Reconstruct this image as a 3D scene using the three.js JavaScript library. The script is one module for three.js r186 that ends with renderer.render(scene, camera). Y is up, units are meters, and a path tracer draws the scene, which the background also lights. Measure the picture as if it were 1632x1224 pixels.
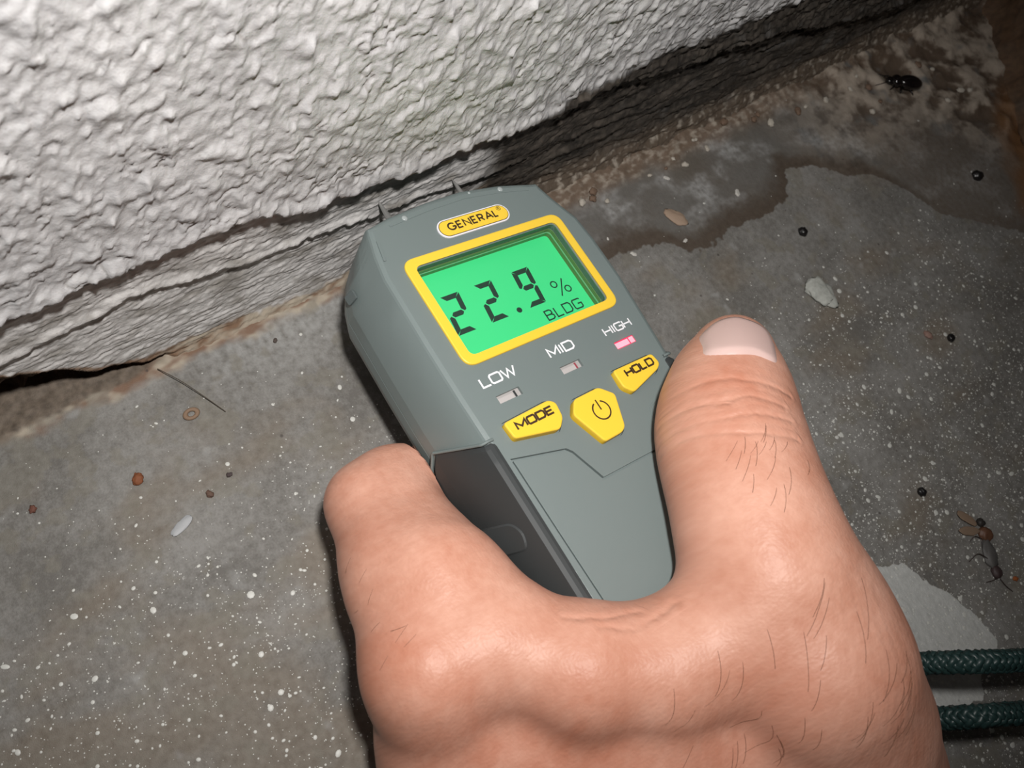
import * as THREE from 'three';
import { mergeGeometries, mergeVertices, toCreasedNormals } from 'three/addons/utils/BufferGeometryUtils.js';

/* ---------- camera, flash, exposure ---------- */
const scene = new THREE.Scene();
scene.background = new THREE.Color(0, 0, 0);
const V3 = (x, y, z) => new THREE.Vector3(x, y, z);
const camera = new THREE.PerspectiveCamera(49.82, 4 / 3, 0.01, 5);
camera.position.set(-0.0778, 0.20709, 0.09411);
camera.up.set(0.44415, 0.38019, -0.81129);
camera.lookAt(camera.position.clone().sub(V3(-0.41298, 0.89045, 0.19119)));
camera.focus = 0.192; camera.userData.fStop = 34;
scene.add(camera);
const renderer = new THREE.WebGLRenderer({ antialias: true });
renderer.toneMapping = THREE.LinearToneMapping;
renderer.toneMappingExposure = 1.0;
renderer.shadowMap.enabled = true;
// the flash tube of the compact camera: up and to the right of its lens
const flash = new THREE.SpotLight(new THREE.Color(1.0, 0.97, 0.94), 0.20, 0, 0.91, 0.75, 2);   // its reflector throws a wide soft-edged beam
flash.position.set(-0.0595, 0.2577, 0.0811);
flash.castShadow = true; flash.shadow.radius = 0.35; flash.shadow.mapSize.set(2048, 2048);
flash.shadow.camera.near = 0.01; flash.shadow.camera.far = 2;
flash.target.position.set(-0.0035, 0.0760, 0.0200); scene.add(flash); scene.add(flash.target);

/* ---------- helpers ---------- */
let seed = 20241;
const rnd = () => { seed = (seed * 1664525 + 1013904223) >>> 0; return seed / 4294967296; };
const rr = (a, b) => a + (b - a) * rnd();
const clamp = (x, a = 0, b = 1) => x < a ? a : x > b ? b : x;
const sm = (a, b, x) => { const t = clamp((x - a) / (b - a)); return t * t * (3 - 2 * t); };
const mix = (a, b, t) => a + (b - a) * t;
const mix3 = (a, b, t) => [a[0] + (b[0] - a[0]) * t, a[1] + (b[1] - a[1]) * t, a[2] + (b[2] - a[2]) * t];
const perm = new Uint8Array(512);
{ const p = [...Array(256).keys()]; for (let i = 255; i > 0; i--) { const j = Math.floor(rnd() * (i + 1)); [p[i], p[j]] = [p[j], p[i]]; } for (let i = 0; i < 512; i++) perm[i] = p[i & 255]; }
const gx = [], gy = []; for (let i = 0; i < 256; i++) { const a = i / 256 * Math.PI * 2; gx.push(Math.cos(a)); gy.push(Math.sin(a)); }
function noise(x, y) {            // gradient noise, about -0.7 .. 0.7
  const X = Math.floor(x), Y = Math.floor(y), fx = x - X, fy = y - Y, i = X & 255, j = Y & 255;
  const u = fx * fx * fx * (fx * (fx * 6 - 15) + 10), v = fy * fy * fy * (fy * (fy * 6 - 15) + 10);
  const a = perm[perm[i] + j], b = perm[perm[i + 1] + j], c = perm[perm[i] + j + 1], d = perm[perm[i + 1] + j + 1];
  const n0 = gx[a] * fx + gy[a] * fy, n1 = gx[b] * (fx - 1) + gy[b] * fy, n2 = gx[c] * fx + gy[c] * (fy - 1), n3 = gx[d] * (fx - 1) + gy[d] * (fy - 1);
  return n0 + u * (n1 - n0) + v * (n2 - n0 + u * (n0 - n1 - n2 + n3));
}
function fbm(x, y, o = 4) { let s = 0, a = 1, t = 0; for (let i = 0; i < o; i++) { s += a * noise(x, y); t += a; a *= 0.5; x = x * 2.03 + 17.1; y = y * 2.03 + 5.7; } return s / t; }
const ridge = (x, y, o = 3) => { let s = 0, a = 1, t = 0; for (let i = 0; i < o; i++) { s += a * (1 - Math.abs(noise(x, y)) * 2.4); t += a; a *= 0.5; x = x * 2.1 + 9; y = y * 2.1 + 3; } return s / t; };
function table(pts) { return x => { if (x <= pts[0][0]) return pts[0][1]; for (let i = 1; i < pts.length; i++) if (x <= pts[i][0]) { const [a, b] = pts[i - 1], [c, d] = pts[i]; return b + (d - b) * (x - a) / (c - a); } return pts[pts.length - 1][1]; }; }
const segDist = (px, py, ax, ay, bx, by) => { const dx = bx - ax, dy = by - ay, t = clamp(((px - ax) * dx + (py - ay) * dy) / (dx * dx + dy * dy + 1e-12)); return Math.hypot(px - ax - t * dx, py - ay - t * dy); };
const polyDist = (x, y, P) => { let d = 1e9; for (let i = 1; i < P.length; i++) d = Math.min(d, segDist(x, y, P[i - 1][0], P[i - 1][1], P[i][0], P[i][1])); return d; };
function inPoly(x, y, P) { let c = false; for (let i = 0, j = P.length - 1; i < P.length; j = i++) if ((P[i][1] > y) !== (P[j][1] > y) && x < (P[j][0] - P[i][0]) * (y - P[i][1]) / (P[j][1] - P[i][1]) + P[i][0]) c = !c; return c; }
const enc = c => { c = clamp(c); return Math.round(255 * (c <= 0.0031308 ? 12.92 * c : 1.055 * Math.pow(c, 1 / 2.4) - 0.055)); };
function colorTex(w, h, fn) {      // fn(i, j) -> linear rgb
  const d = new Uint8Array(w * h * 4);
  for (let j = 0; j < h; j++) for (let i = 0; i < w; i++) { const c = fn(i, j), k = (j * w + i) * 4; d[k] = enc(c[0]); d[k + 1] = enc(c[1]); d[k + 2] = enc(c[2]); d[k + 3] = 255; }
  const t = new THREE.DataTexture(d, w, h); t.colorSpace = THREE.SRGBColorSpace; t.magFilter = THREE.LinearFilter; t.minFilter = THREE.LinearFilter;
  t.wrapS = t.wrapT = THREE.MirroredRepeatWrapping; t.needsUpdate = true; return t;
}
function grayTex(w, h, fn) {
  const d = new Uint8Array(w * h * 4);
  for (let j = 0; j < h; j++) for (let i = 0; i < w; i++) { const c = Math.round(255 * clamp(fn(i, j))), k = (j * w + i) * 4; d[k] = d[k + 1] = d[k + 2] = c; d[k + 3] = 255; }
  const t = new THREE.DataTexture(d, w, h); t.magFilter = THREE.LinearFilter; t.minFilter = THREE.LinearFilter;
  t.wrapS = t.wrapT = THREE.MirroredRepeatWrapping; t.needsUpdate = true; return t;
}
const lin = (r, g, b) => new THREE.Color().setRGB(r, g, b);
const std = (c, roughness, extra = {}) => new THREE.MeshPhysicalMaterial({ color: lin(...c), roughness, metalness: 0, ...extra });
const taken = {};
function numbered(n) { if (!(n in taken)) { taken[n] = 0; return n; } taken[n]++; return `${n}_${String(taken[n]).padStart(3, '0')}`; }
function mesh(name, geo, material, parent) {
  const m = new THREE.Mesh(geo, material); m.name = parent ? name : numbered(name);
  m.castShadow = m.receiveShadow = true; (parent || scene).add(m); return m;
}
const tag = (o, label, category, group) => { o.userData.label = label; o.userData.category = category; if (group) o.userData.group = group; return o; };
const structure = (o, label, category) => { o.userData.kind = 'structure'; o.userData.label = label; o.userData.category = category; return o; };
const mm = g => { g.scale(0.001, 0.001, 0.001); return g; };
function gridGeo(nu, nv, fn, skirt) {   // fn(i, j) -> [x, y, z, u, v] in mm ; skirt moves the rim back so that the slab has thickness
  const pos = [], uv = [], idx = [];
  for (let j = 0; j < nv; j++) for (let i = 0; i < nu; i++) { const q = fn(i, j); pos.push(q[0], q[1], q[2]); uv.push(q[3], q[4]); }
  for (let j = 0; j < nv - 1; j++) for (let i = 0; i < nu - 1; i++) { const a = j * nu + i, b = a + 1, c = a + nu, d = c + 1; idx.push(a, b, d, a, d, c); }
  if (skirt) {
    const rim = []; for (let i = 0; i < nu; i++) rim.push(i); for (let j = 1; j < nv; j++) rim.push(j * nu + nu - 1);
    for (let i = nu - 2; i >= 0; i--) rim.push((nv - 1) * nu + i); for (let j = nv - 2; j > 0; j--) rim.push(j * nu);
    const base = pos.length / 3, n = rim.length;
    for (const r of rim) { const q = skirt([pos[r * 3], pos[r * 3 + 1], pos[r * 3 + 2]]); pos.push(...q); uv.push(uv[r * 2], uv[r * 2 + 1]); }
    for (let k = 0; k < n; k++) { const a = rim[k], b = rim[(k + 1) % n], c = base + k, d = base + (k + 1) % n; idx.push(a, c, d, a, d, b); }
    const i0 = base, i1 = base + nu - 1, i2 = base + nu + nv - 2, i3 = base + 2 * nu + nv - 3; idx.push(i0, i3, i2, i0, i2, i1);
  }
  const g = new THREE.BufferGeometry();
  g.setAttribute('position', new THREE.Float32BufferAttribute(pos, 3)); g.setAttribute('uv', new THREE.Float32BufferAttribute(uv, 2)); g.setIndex(idx);
  mm(g); g.computeVertexNormals(); return g;
}

/* ---------- the setting: wall, floor, end wall (millimetres: x along the wall, y up, z out of the wall) ---------- */
const L1 = table([[-400, 49], [-83.8, 50.4], [-77, 50.2], [-66, 51.7], [-55.8, 52.8], [-46.6, 53.9], [-41.2, 53.9], [-32.9, 53.9], [-27.1, 50.4], [-21.1, 47.6], [-14.8, 48.2], [-8.3, 46.8], [-1.7, 47.4], [9, 45.7], [15.8, 47.6], [23, 48], [35.2, 45.6], [41.4, 45.1], [56.3, 44.3], [68, 47.7], [80.9, 44.8], [100.3, 40.7], [118.3, 41.4], [132.2, 41.4], [168.6, 33.9], [212, 25], [247.8, 20.9], [400, 18]]);
const L2 = table([[-400, 31], [-89.1, 32], [-77.2, 34.4], [-69.3, 35.3], [-62.2, 37.7], [-55.5, 36.4], [-44.2, 34.4], [-35.2, 31.8], [-28.8, 31.4], [-20.6, 31.2], [-10.3, 30.4], [0.6, 28.4], [10, 28.7], [19.9, 27.9], [28.1, 27.3], [60, 24], [160, 16], [400, 9]]);
const paintEnd = table([[-400, 27], [-91, 25.2], [-82.1, 19.4], [-73.9, 12.1], [-62.8, 5.8], [-51.6, 5.5], [-34.5, 4.1], [-19.9, 2.2], [-6.4, 3.7], [10, 6], [25, 13], [38, 22], [60, 28]]);
const darkTop = table([[22, 43], [34, 46], [41.4, 47], [54.6, 50], [74.9, 52.4], [98.2, 52.8], [123.5, 53.4], [160, 54], [210, 53], [400, 55]]);
const crackHalf = x => 1.25 + 0.9 * Math.abs(noise(x * 0.09, 3.3)) + 0.5 * noise(x * 0.35, 8.1) + sm(-40, -75, x) * 1.1 - sm(60, 110, x) * 0.25;
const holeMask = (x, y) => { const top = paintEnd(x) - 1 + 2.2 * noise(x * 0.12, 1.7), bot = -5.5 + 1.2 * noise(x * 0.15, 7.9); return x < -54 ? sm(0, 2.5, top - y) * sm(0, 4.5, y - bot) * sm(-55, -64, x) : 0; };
function wallZ(x, y) {
  const wx = x + 2.5 * noise(x * 0.05, y * 0.05), low = sm(L1(x) + 6, L1(x) - 8, y);
  const l1 = L1(wx) + 0.9 * noise(x * 0.3, 2.2) + 0.5 * noise(x * 0.9, 5.2), l2 = L2(wx) + 1.0 * noise(x * 0.28, 9.4) + 0.5 * noise(x * 0.8, 1.4);
  let z = 0;
  // roller-textured paint: rounded lumps above, finer horizontal wrinkles below
  const qx = x + 1.3 * noise(x * 0.21, y * 0.21 + 8), qy = y + 1.3 * noise(x * 0.21 + 30, y * 0.21);
  const bil = Math.abs(noise(qx * 0.3, qy * 0.19)) + 0.5 * Math.abs(noise(qx * 0.7 + 7, qy * 0.5));
  const isl = Math.max(0, noise(qx * 0.21 + 11, qy * 0.15)) + 0.75 * Math.max(0, noise(qx * 0.42 + 3, qy * 0.3) - 0.04) + 0.5 * Math.max(0, noise(qx * 0.9 + 23, qy * 0.66) - 0.08);
  const nub = Math.max(0, noise(qx * 0.6 + 3, qy * 0.42) - 0.30);
  const hair = sm(0.93, 1.0, 1 - Math.abs(noise(qx * 0.10 + 60, qy * 0.26 + 3))) * sm(0.0, 0.3, noise(x * 0.06 + 12, y * 0.08));
  z += (1 - low) * (0.45 * bil + 1.7 * isl + 1.8 * nub - 0.55 * hair + 0.07 * noise(x * 1.9, y * 1.4) + 0.6 * fbm(x * 0.09, y * 0.11 + 3, 2) - 0.45);
  const dk = sm(28, 60, x) * sm(darkTop(x) + 1.5, darkTop(x) - 3, y);               // bare, blackened mortar towards the corner
  const wr = (1 - 0.75 * dk) * noise(x * 0.22 + 0.9 * noise(x * 0.2, y * 0.3), y * 1.15), wr2 = noise(x * 0.6, y * 1.9 + 9);
  z += low * (0.42 * wr + 0.22 * wr2 + 0.4 * Math.abs(noise(qx * 0.5, qy * 0.8)) + 0.9 * fbm(x * 0.12, y * 0.16 + 77, 2));
  z += 1.8 * noise(x * 0.018, y * 0.02 + 4);
  const h = crackHalf(x), d1 = y - l1;
  z += 2.6 * sm(-h, h * 0.6, d1) + 0.9 * sm(4.5, 0.8, Math.abs(d1 - 1.6));          // proud block with a swollen lip above the joint
  z -= 6.0 * sm(h, h * 0.25, Math.abs(d1 + 0.3));                                   // the open joint
  const d2 = y - l2, r2 = sm(60, 40, x);
  z += r2 * (1.1 * sm(-0.6, 0.5, d2) + 0.5 * sm(2.4, 0.3, Math.abs(d2 - 0.8)) - 1.3 * sm(0.75, 0.1, Math.abs(d2 + 0.4)) * (0.45 + 0.9 * Math.abs(noise(x * 0.1, 4.4))));
  z += dk * (2.2 * fbm(x * 0.07, y * 0.3, 5) - 1.4 + 1.1 * ridge(x * 0.04 + 2, y * 0.2, 2) + 0.5 * fbm(x * 0.5, y * 0.8, 2));
  const hc = mix(5, 10, sm(30, 90, x)), c = mix(1.6, 4.6, sm(30, 90, x)) + 1.2 * noise(x * 0.08, 6.1);
  if (y < hc) z += c * Math.pow(1 - clamp(y / hc), 1.7) + 0.9 * fbm(x * 0.3, y * 0.5 + 3, 3) * (1 - y / hc);
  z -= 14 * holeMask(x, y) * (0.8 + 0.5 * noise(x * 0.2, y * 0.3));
  return z;
}
function wallColor(x, y) {
  const n = fbm(x * 0.05, y * 0.07, 4), f = fbm(x * 0.8, y * 0.9, 3);
  let c = mix3([0.47, 0.465, 0.47], [0.60, 0.595, 0.595], 0.5 + n + 0.7 * f);
  const low = sm(L1(x) + 2, L1(x) - 3, y);
  c = mix3(c, mix3([0.56, 0.545, 0.53], [0.72, 0.705, 0.69], 0.5 + 0.9 * f + 0.6 * n), low);  // same white paint; lower band lightened to make up for grazing light
  c = mix3(c, [0.30, 0.285, 0.27], 0.7 * (1 - low) * sm(0.95, 1.0, 1 - Math.abs(noise((x + 1.3 * noise(x * 0.21, y * 0.21 + 8)) * 0.10 + 60, (y + 1.3 * noise(x * 0.21 + 30, y * 0.21)) * 0.26 + 3))) * sm(0.0, 0.3, noise(x * 0.06 + 12, y * 0.08)));
  // specks of grit and pin holes
  const sp = noise(x * 1.3 + 50, y * 1.5); if (sp > 0.52) c = mix3(c, [0.16, 0.14, 0.12], sm(0.52, 0.62, sp) * 0.6);
  const l1 = L1(x + 2.5 * noise(x * 0.05, y * 0.05)) + 0.9 * noise(x * 0.3, 2.2) + 0.5 * noise(x * 0.9, 5.2), h = crackHalf(x);
  const ck = sm(h * 1.1, h * 0.45, Math.abs(y - l1 + 0.45 * h));
  c = mix3(c, mix3([0.07, 0.042, 0.034], [0.15, 0.095, 0.075], 0.5 + f * 1.5), ck);
  const ck2 = sm(1.6, 0.2, Math.abs(y - l1 - 1.2)) * sm(0.05, 0.3, noise(x * 0.25, y * 0.4 + 12)); c = mix3(c, [0.22, 0.19, 0.16], ck2 * 0.7);
  const l2 = L2(x + 2.5 * noise(x * 0.05, y * 0.05)) + 1.0 * noise(x * 0.28, 9.4) + 0.5 * noise(x * 0.8, 1.4);
  c = mix3(c, [0.10, 0.08, 0.065], sm(60, 40, x) * sm(0.9, 0.15, Math.abs(y - l2 + 0.5)) * clamp(0.35 + 1.4 * noise(x * 0.1, 4.4) + 0.3));
  // grimy patches round the lower joint
  const grime = sm(0.14, 0.5, fbm(x * 0.09 + 7, y * 0.14 + 2, 4) + 0.16 * low); c = mix3(c, [0.23, 0.21, 0.18], grime * low * 0.75);
  // beige and rusty lime crust where the paint has come away above the floor
  const pe = paintEnd(x) + 1.6 * noise(x * 0.2, y * 0.2) + 0.8 * noise(x * 0.7, y * 0.7), bare = sm(1.0, -0.6, y - pe) * sm(60, 45, x);
  const rust = sm(-0.12, 0.3, fbm(x * 0.14 + 3, y * 0.3 + 6, 3) + 0.35 * sm(-50, -66, x));
  c = mix3(c, mix3([0.46, 0.40, 0.32], [0.25, 0.16, 0.105], rust), bare);
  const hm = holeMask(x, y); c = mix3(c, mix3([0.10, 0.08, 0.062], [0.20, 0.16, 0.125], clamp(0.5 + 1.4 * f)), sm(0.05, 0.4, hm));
  // blackened zone towards the corner
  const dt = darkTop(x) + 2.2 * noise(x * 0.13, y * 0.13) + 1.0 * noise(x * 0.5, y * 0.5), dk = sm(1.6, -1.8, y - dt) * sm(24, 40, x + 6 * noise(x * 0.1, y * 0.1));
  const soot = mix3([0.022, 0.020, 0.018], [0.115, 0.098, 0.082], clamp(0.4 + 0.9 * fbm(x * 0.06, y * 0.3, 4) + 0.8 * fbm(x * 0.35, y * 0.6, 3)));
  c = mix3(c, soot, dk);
  const mould = sm(0.12, 0.5, noise(x * 0.16, y * 0.2 + 60)) * sm(darkTop(x) + 26, darkTop(x) + 2, y) * sm(60, 150, x); c = mix3(c, [0.10, 0.095, 0.09], mould * 0.8);
  const foot = sm(13, 4, y + 5 * noise(x * 0.1, y * 0.2)) * sm(40, 70, x), cr = sm(0.0, 0.35, fbm(x * 0.35, y * 0.6 + 21, 3));
  c = mix3(c, mix3([0.13, 0.10, 0.075], [0.42, 0.37, 0.31], cr), foot * 0.9);
  return c;
}
{
  const nx = 1060, ny = 330, X0 = -190, X1 = 330, Y1 = 190;
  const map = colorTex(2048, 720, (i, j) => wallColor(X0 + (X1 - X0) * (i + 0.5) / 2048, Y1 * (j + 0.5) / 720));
  const bump = grayTex(1024, 1024, (i, j) => 0.5 + 0.5 * fbm(i * 0.11, j * 0.11, 4) + 0.25 * noise(i * 0.4, j * 0.4));
  bump.repeat.set(6, 2.2);
  const g = gridGeo(nx, ny, (i, j) => {
    const x = X0 + (X1 - X0) * i / (nx - 1), s = j / (ny - 1), y = Y1 * (0.62 * s + 0.38 * s * s) - 1.5 * (1 - s);
    return [x, y, wallZ(x, y), (x - X0) / (X1 - X0), clamp(y / Y1, 0.001, 0.999)];
  }, p => [p[0], p[1], -60]);
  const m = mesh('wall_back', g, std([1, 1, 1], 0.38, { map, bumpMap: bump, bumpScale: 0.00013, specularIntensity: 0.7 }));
  structure(m, 'white painted masonry wall with an open joint and flaking grimy foot', 'wall');
}
const stainEdge = table([[40, 15], [58, 24], [65.1, 29.3], [77.4, 30.4], [91.5, 33.3], [97.3, 40], [104.3, 42], [118.5, 39.5], [135.2, 41.9], [146, 39], [152.8, 30], [165.9, 34.3], [175.2, 42.8], [185, 46], [193.8, 57.2], [200.7, 72.3], [229.1, 94.7], [330, 150]]);
const patch = [[78, 143], [82.8, 150.7], [90.3, 153.7], [93.1, 162.5], [96.5, 167.9], [100.1, 178.8], [100.7, 186.5], [97.9, 188.9], [88.1, 189.8], [84.2, 194.2], [71, 192], [58, 182], [62, 165]];
function rubble(x, z) { return sm(150, 215, x + 10 * noise(x * 0.05, z * 0.05)) * sm(58, 10, z - Math.max(0, (x - 225) * 0.9)); }
function floorY(x, z) {
  let y = 0.5 * fbm(x * 0.03, z * 0.03, 3) + 0.10 * fbm(x * 0.5, z * 0.5, 2);
  const r = rubble(x, z); y += r * (2.6 * ridge(x * 0.045, z * 0.055, 2) - 1.0 + 1.1 * fbm(x * 0.16, z * 0.2, 3));
  const fo = sm(13, 3, z + 3 * noise(x * 0.1, z * 0.1)) * sm(45, 80, x); y += fo * (1.6 + 1.8 * fbm(x * 0.22, z * 0.3, 3));
  const fl = sm(6, 1, z + 2 * noise(x * 0.12, 3)) * sm(40, 10, x); y += fl * (0.7 + 0.9 * fbm(x * 0.25, z * 0.4, 3));
  return y;
}
function floorColor(x, z) {
  const n = fbm(x * 0.035, z * 0.05, 4), f = fbm(x * 0.5, z * 0.5, 4), g = noise(x * 2.2, z * 2.2), big = fbm(x * 0.018 + 9, z * 0.03, 3);
  let c = mix3([0.15, 0.142, 0.129], [0.268, 0.260, 0.245], clamp(0.5 + 1.4 * n + 0.9 * f + 0.5 * g));
  // brown damp tints
  const br = sm(0.0, 0.35, fbm(x * 0.028 + 3.1, z * 0.045 + 8, 4) + 0.24 * sm(32, 70, z) * sm(10, -20, x)); c = mix3(c, mix3([0.155, 0.125, 0.095], [0.24, 0.21, 0.17], 0.5 + f), br * 0.8);
  const ru = sm(0.38, 0.6, fbm(x * 0.06 + 30, z * 0.07, 3)); c = mix3(c, [0.17, 0.10, 0.065], ru * 0.6);
  const pale = sm(0.22, 0.5, fbm(x * 0.11 + 5, z * 0.13, 3)); c = mix3(c, [0.38, 0.38, 0.37], pale * 0.6);
  // pale dusty band along the foot of the wall on the near side
  const du = sm(24, 6, z + 5 * noise(x * 0.06, z * 0.08)) * sm(-62, -40, x) * sm(40, 10, x) * clamp(0.55 + 1.2 * f); c = mix3(c, [0.38, 0.38, 0.37], du * 0.75);
  // lime and rust strip at the junction
  const st = sm(5.2, 2.0, z + 2.4 * noise(x * 0.09, z * 0.1) + 1.0 * noise(x * 0.4, z * 0.5)) * sm(60, 30, x), rs = sm(-0.15, 0.28, fbm(x * 0.13, z * 0.25 + 2, 3) + 0.2 * sm(-50, -75, x));
  c = mix3(c, mix3([0.42, 0.365, 0.29], [0.20, 0.125, 0.085], rs), st);
  const ol = sm(0.08, 0.2, fbm(x * 0.1 + 61, z * 0.12, 4) + 0.12 * sm(-50, -85, x) * sm(40, 10, z)); c = mix3(c, mix3([0.175, 0.16, 0.13], [0.235, 0.22, 0.185], 0.5 + f), ol * 0.55);
  const soil = sm(2.2, 0.6, z + 1.6 * noise(x * 0.12, z * 0.15) + 0.8 * noise(x * 0.5, z * 0.5)) * sm(-56, -66, x); c = mix3(c, mix3([0.10, 0.08, 0.062], [0.20, 0.16, 0.125], clamp(0.5 + 1.5 * f)), soil);
  // damp stain with a dark scalloped edge on the far side
  const e = stainEdge(x) + 2.2 * noise(x * 0.22, z * 0.22) + 1.3 * noise(x * 0.7, z * 0.7), inside = e - z, on = sm(50, 66, x);
  if (on > 0 && inside > -1) {
    const edge = sm(-0.3, 0.5, inside), band = edge * sm(11 + 8 * noise(x * 0.07, 1.5), 2.5, inside), wide = sm(185, 205, x);
    c = mix3(c, mix3([0.16, 0.155, 0.145], [0.10, 0.085, 0.07], 0.5 + 1.4 * n), edge * on * 0.75);
    c = mix3(c, mix3([0.068, 0.048, 0.034], [0.10, 0.075, 0.055], 0.5 + f), band * on * 0.85 * (1 - 0.5 * wide));
    const ef = sm(-0.06, 0.32, fbm(x * 0.055 + 11, z * 0.085 + 4, 4)) * sm(4, 12, inside) * clamp(0.6 + 1.2 * f); c = mix3(c, [0.42, 0.42, 0.415], ef * on * 0.85);
    c = mix3(c, mix3([0.15, 0.115, 0.085], [0.20, 0.18, 0.16], 0.5 + f), wide * edge * 0.6);
  }
  const foot = sm(13, 6, z + 4 * noise(x * 0.1, z * 0.13)) * sm(48, 66, x), k = fbm(x * 0.3 + 2, z * 0.5, 3); c = mix3(c, mix3([0.17, 0.12, 0.085], [0.38, 0.325, 0.265], sm(-0.1, 0.35, k)), foot * 0.9);
  const r = rubble(x, z), q = ridge(x * 0.045, z * 0.055, 3), kk = fbm(x * 0.12 + 8, z * 0.14, 4);
  if (r > 0) { let d = mix3([0.12, 0.085, 0.06], [0.46, 0.39, 0.32], sm(0.3, 0.8, q + 0.9 * kk + 0.25 * f)); d = mix3(d, [0.165, 0.165, 0.16], sm(0.12, 0.4, fbm(x * 0.09 + 40, z * 0.1, 3))); c = mix3(c, d, r * 0.92); }
  const rw = sm(15, 4, Math.abs((x - 252) * 0.81 + (z - 88) * 0.58 + 2) + 6 * noise(x * 0.1, z * 0.1)) * sm(34, 50, z) * sm(98, 82, z); c = mix3(c, [0.22, 0.105, 0.04], rw * 0.8);
  // spilt white filler
  const pd = inPoly(x + 1.2 * noise(x * 0.5, z * 0.5), z + 1.2 * noise(x * 0.5 + 9, z * 0.5), patch); if (pd) c = mix3([0.48, 0.485, 0.465], [0.60, 0.605, 0.585], 0.5 + f + 0.6 * noise(x * 1.4, z * 0.5));
  // dark pits
  const pit = noise(x * 0.45 + 70, z * 0.45); if (pit > 0.56) c = mix3(c, [0.06, 0.05, 0.045], sm(0.56, 0.64, pit) * 0.75);
  return c;
}
{
  const X0 = -155, X1 = 315, Z0 = -10, Z1 = 240, tw = 2048, th = 1090;
  const map = colorTex(tw, th, (i, j) => floorColor(X0 + (X1 - X0) * (i + 0.5) / tw, Z0 + (Z1 - Z0) * (j + 0.5) / th));
  const bump = grayTex(1024, 1024, (i, j) => 0.5 + 0.45 * fbm(i * 0.06, j * 0.06, 5) + 0.2 * noise(i * 0.5, j * 0.5)); bump.repeat.set(5, 2.6);
  const nx = 560, nz = 400, A0 = -260, A1 = 330, B1 = 380;
  const g = gridGeo(nx, nz, (i, j) => { const x = A0 + (A1 - A0) * i / (nx - 1), z = B1 + (-12 - B1) * Math.pow(j / (nz - 1), 0.8); return [x, floorY(x, z), z, (x - X0) / (X1 - X0), (z - Z0) / (Z1 - Z0)]; }, p => [p[0], -50, p[2]]);
  const m = mesh('floor', g, std([1, 1, 1], 0.62, { map, bumpMap: bump, bumpScale: 0.00025, specularIntensity: 0.5 }));
  structure(m, 'stained grey concrete floor flecked with white paint', 'floor');
}
{
  // the end wall, meeting the painted wall at a blunt corner
  const ax = 318, az = -6, bx = 236, bz = 116, L = Math.hypot(bx - ax, bz - az), ux = (bx - ax) / L, uz = (bz - az) / L, n = 260, ny = 130;
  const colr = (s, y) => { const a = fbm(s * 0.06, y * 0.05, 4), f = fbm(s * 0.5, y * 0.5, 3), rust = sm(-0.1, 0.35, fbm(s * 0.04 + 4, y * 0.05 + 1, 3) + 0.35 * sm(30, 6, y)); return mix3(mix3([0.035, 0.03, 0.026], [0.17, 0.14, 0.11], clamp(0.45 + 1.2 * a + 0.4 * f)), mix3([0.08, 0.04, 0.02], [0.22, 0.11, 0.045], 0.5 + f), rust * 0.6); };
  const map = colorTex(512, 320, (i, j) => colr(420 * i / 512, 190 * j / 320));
  // runs in at a slant behind the crust, then square to the painted wall
  const g = gridGeo(n, ny, (i, j) => {
    const s = 420 * i / (n - 1) - 20, y = 190 * j / (ny - 1), o = 3.5 * fbm(s * 0.06, y * 0.06, 4) + 1.2 * fbm(s * 0.3, y * 0.3, 3) + 5 * Math.pow(clamp(1 - y / 16), 2), t = sm(70, 120, s), s0 = Math.min(s, 95), q = Math.max(0, s - 95);
    const nx = mix(-0.82, -1, t), nz = mix(-0.57, 0, t); return [ax + ux * s0 + nx * o, y - 1, az + uz * s0 + q + nz * o, clamp((s + 20) / 420, 0.001, 0.999), y / 190];
  }, p => [p[0] + 34, p[1], p[2] + 24]);
  const m = mesh('wall_right', g, std([1, 1, 1], 0.7, { map }));
  structure(m, 'dark rust-stained end wall closing the corner', 'wall');
}

/* ---------- the moisture meter (millimetres in its own frame: u right, v down the face, d below the face) ---------- */
const meter = new THREE.Group(); meter.name = numbered('moisture_meter'); scene.add(meter);
tag(meter, 'grey handheld moisture meter with lit green screen and yellow buttons, held in the hand', 'meter');
{
  const X = V3(0.98839, -0.14568, 0.04324), Y = V3(0.03916, -0.03075, -0.99876), Z = V3(0.14683, 0.98885, -0.02469);
  const m = new THREE.Matrix4().makeBasis(X, Y, Z); meter.quaternion.setFromRotationMatrix(m); meter.position.set(0.01215, 0.04578, 0.02517);
}
const plastic = (() => {
  const b = grayTex(256, 256, (i, j) => 0.5 + 0.5 * noise(i * 0.5, j * 0.5) + 0.3 * noise(i * 0.21, j * 0.21)); b.wrapS = b.wrapT = THREE.RepeatWrapping; b.repeat.set(110, 110);
  return std([0.175, 0.214, 0.211], 0.35, { bumpMap: b, bumpScale: 0.00002, specularIntensity: 0.9 });
})();
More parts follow.
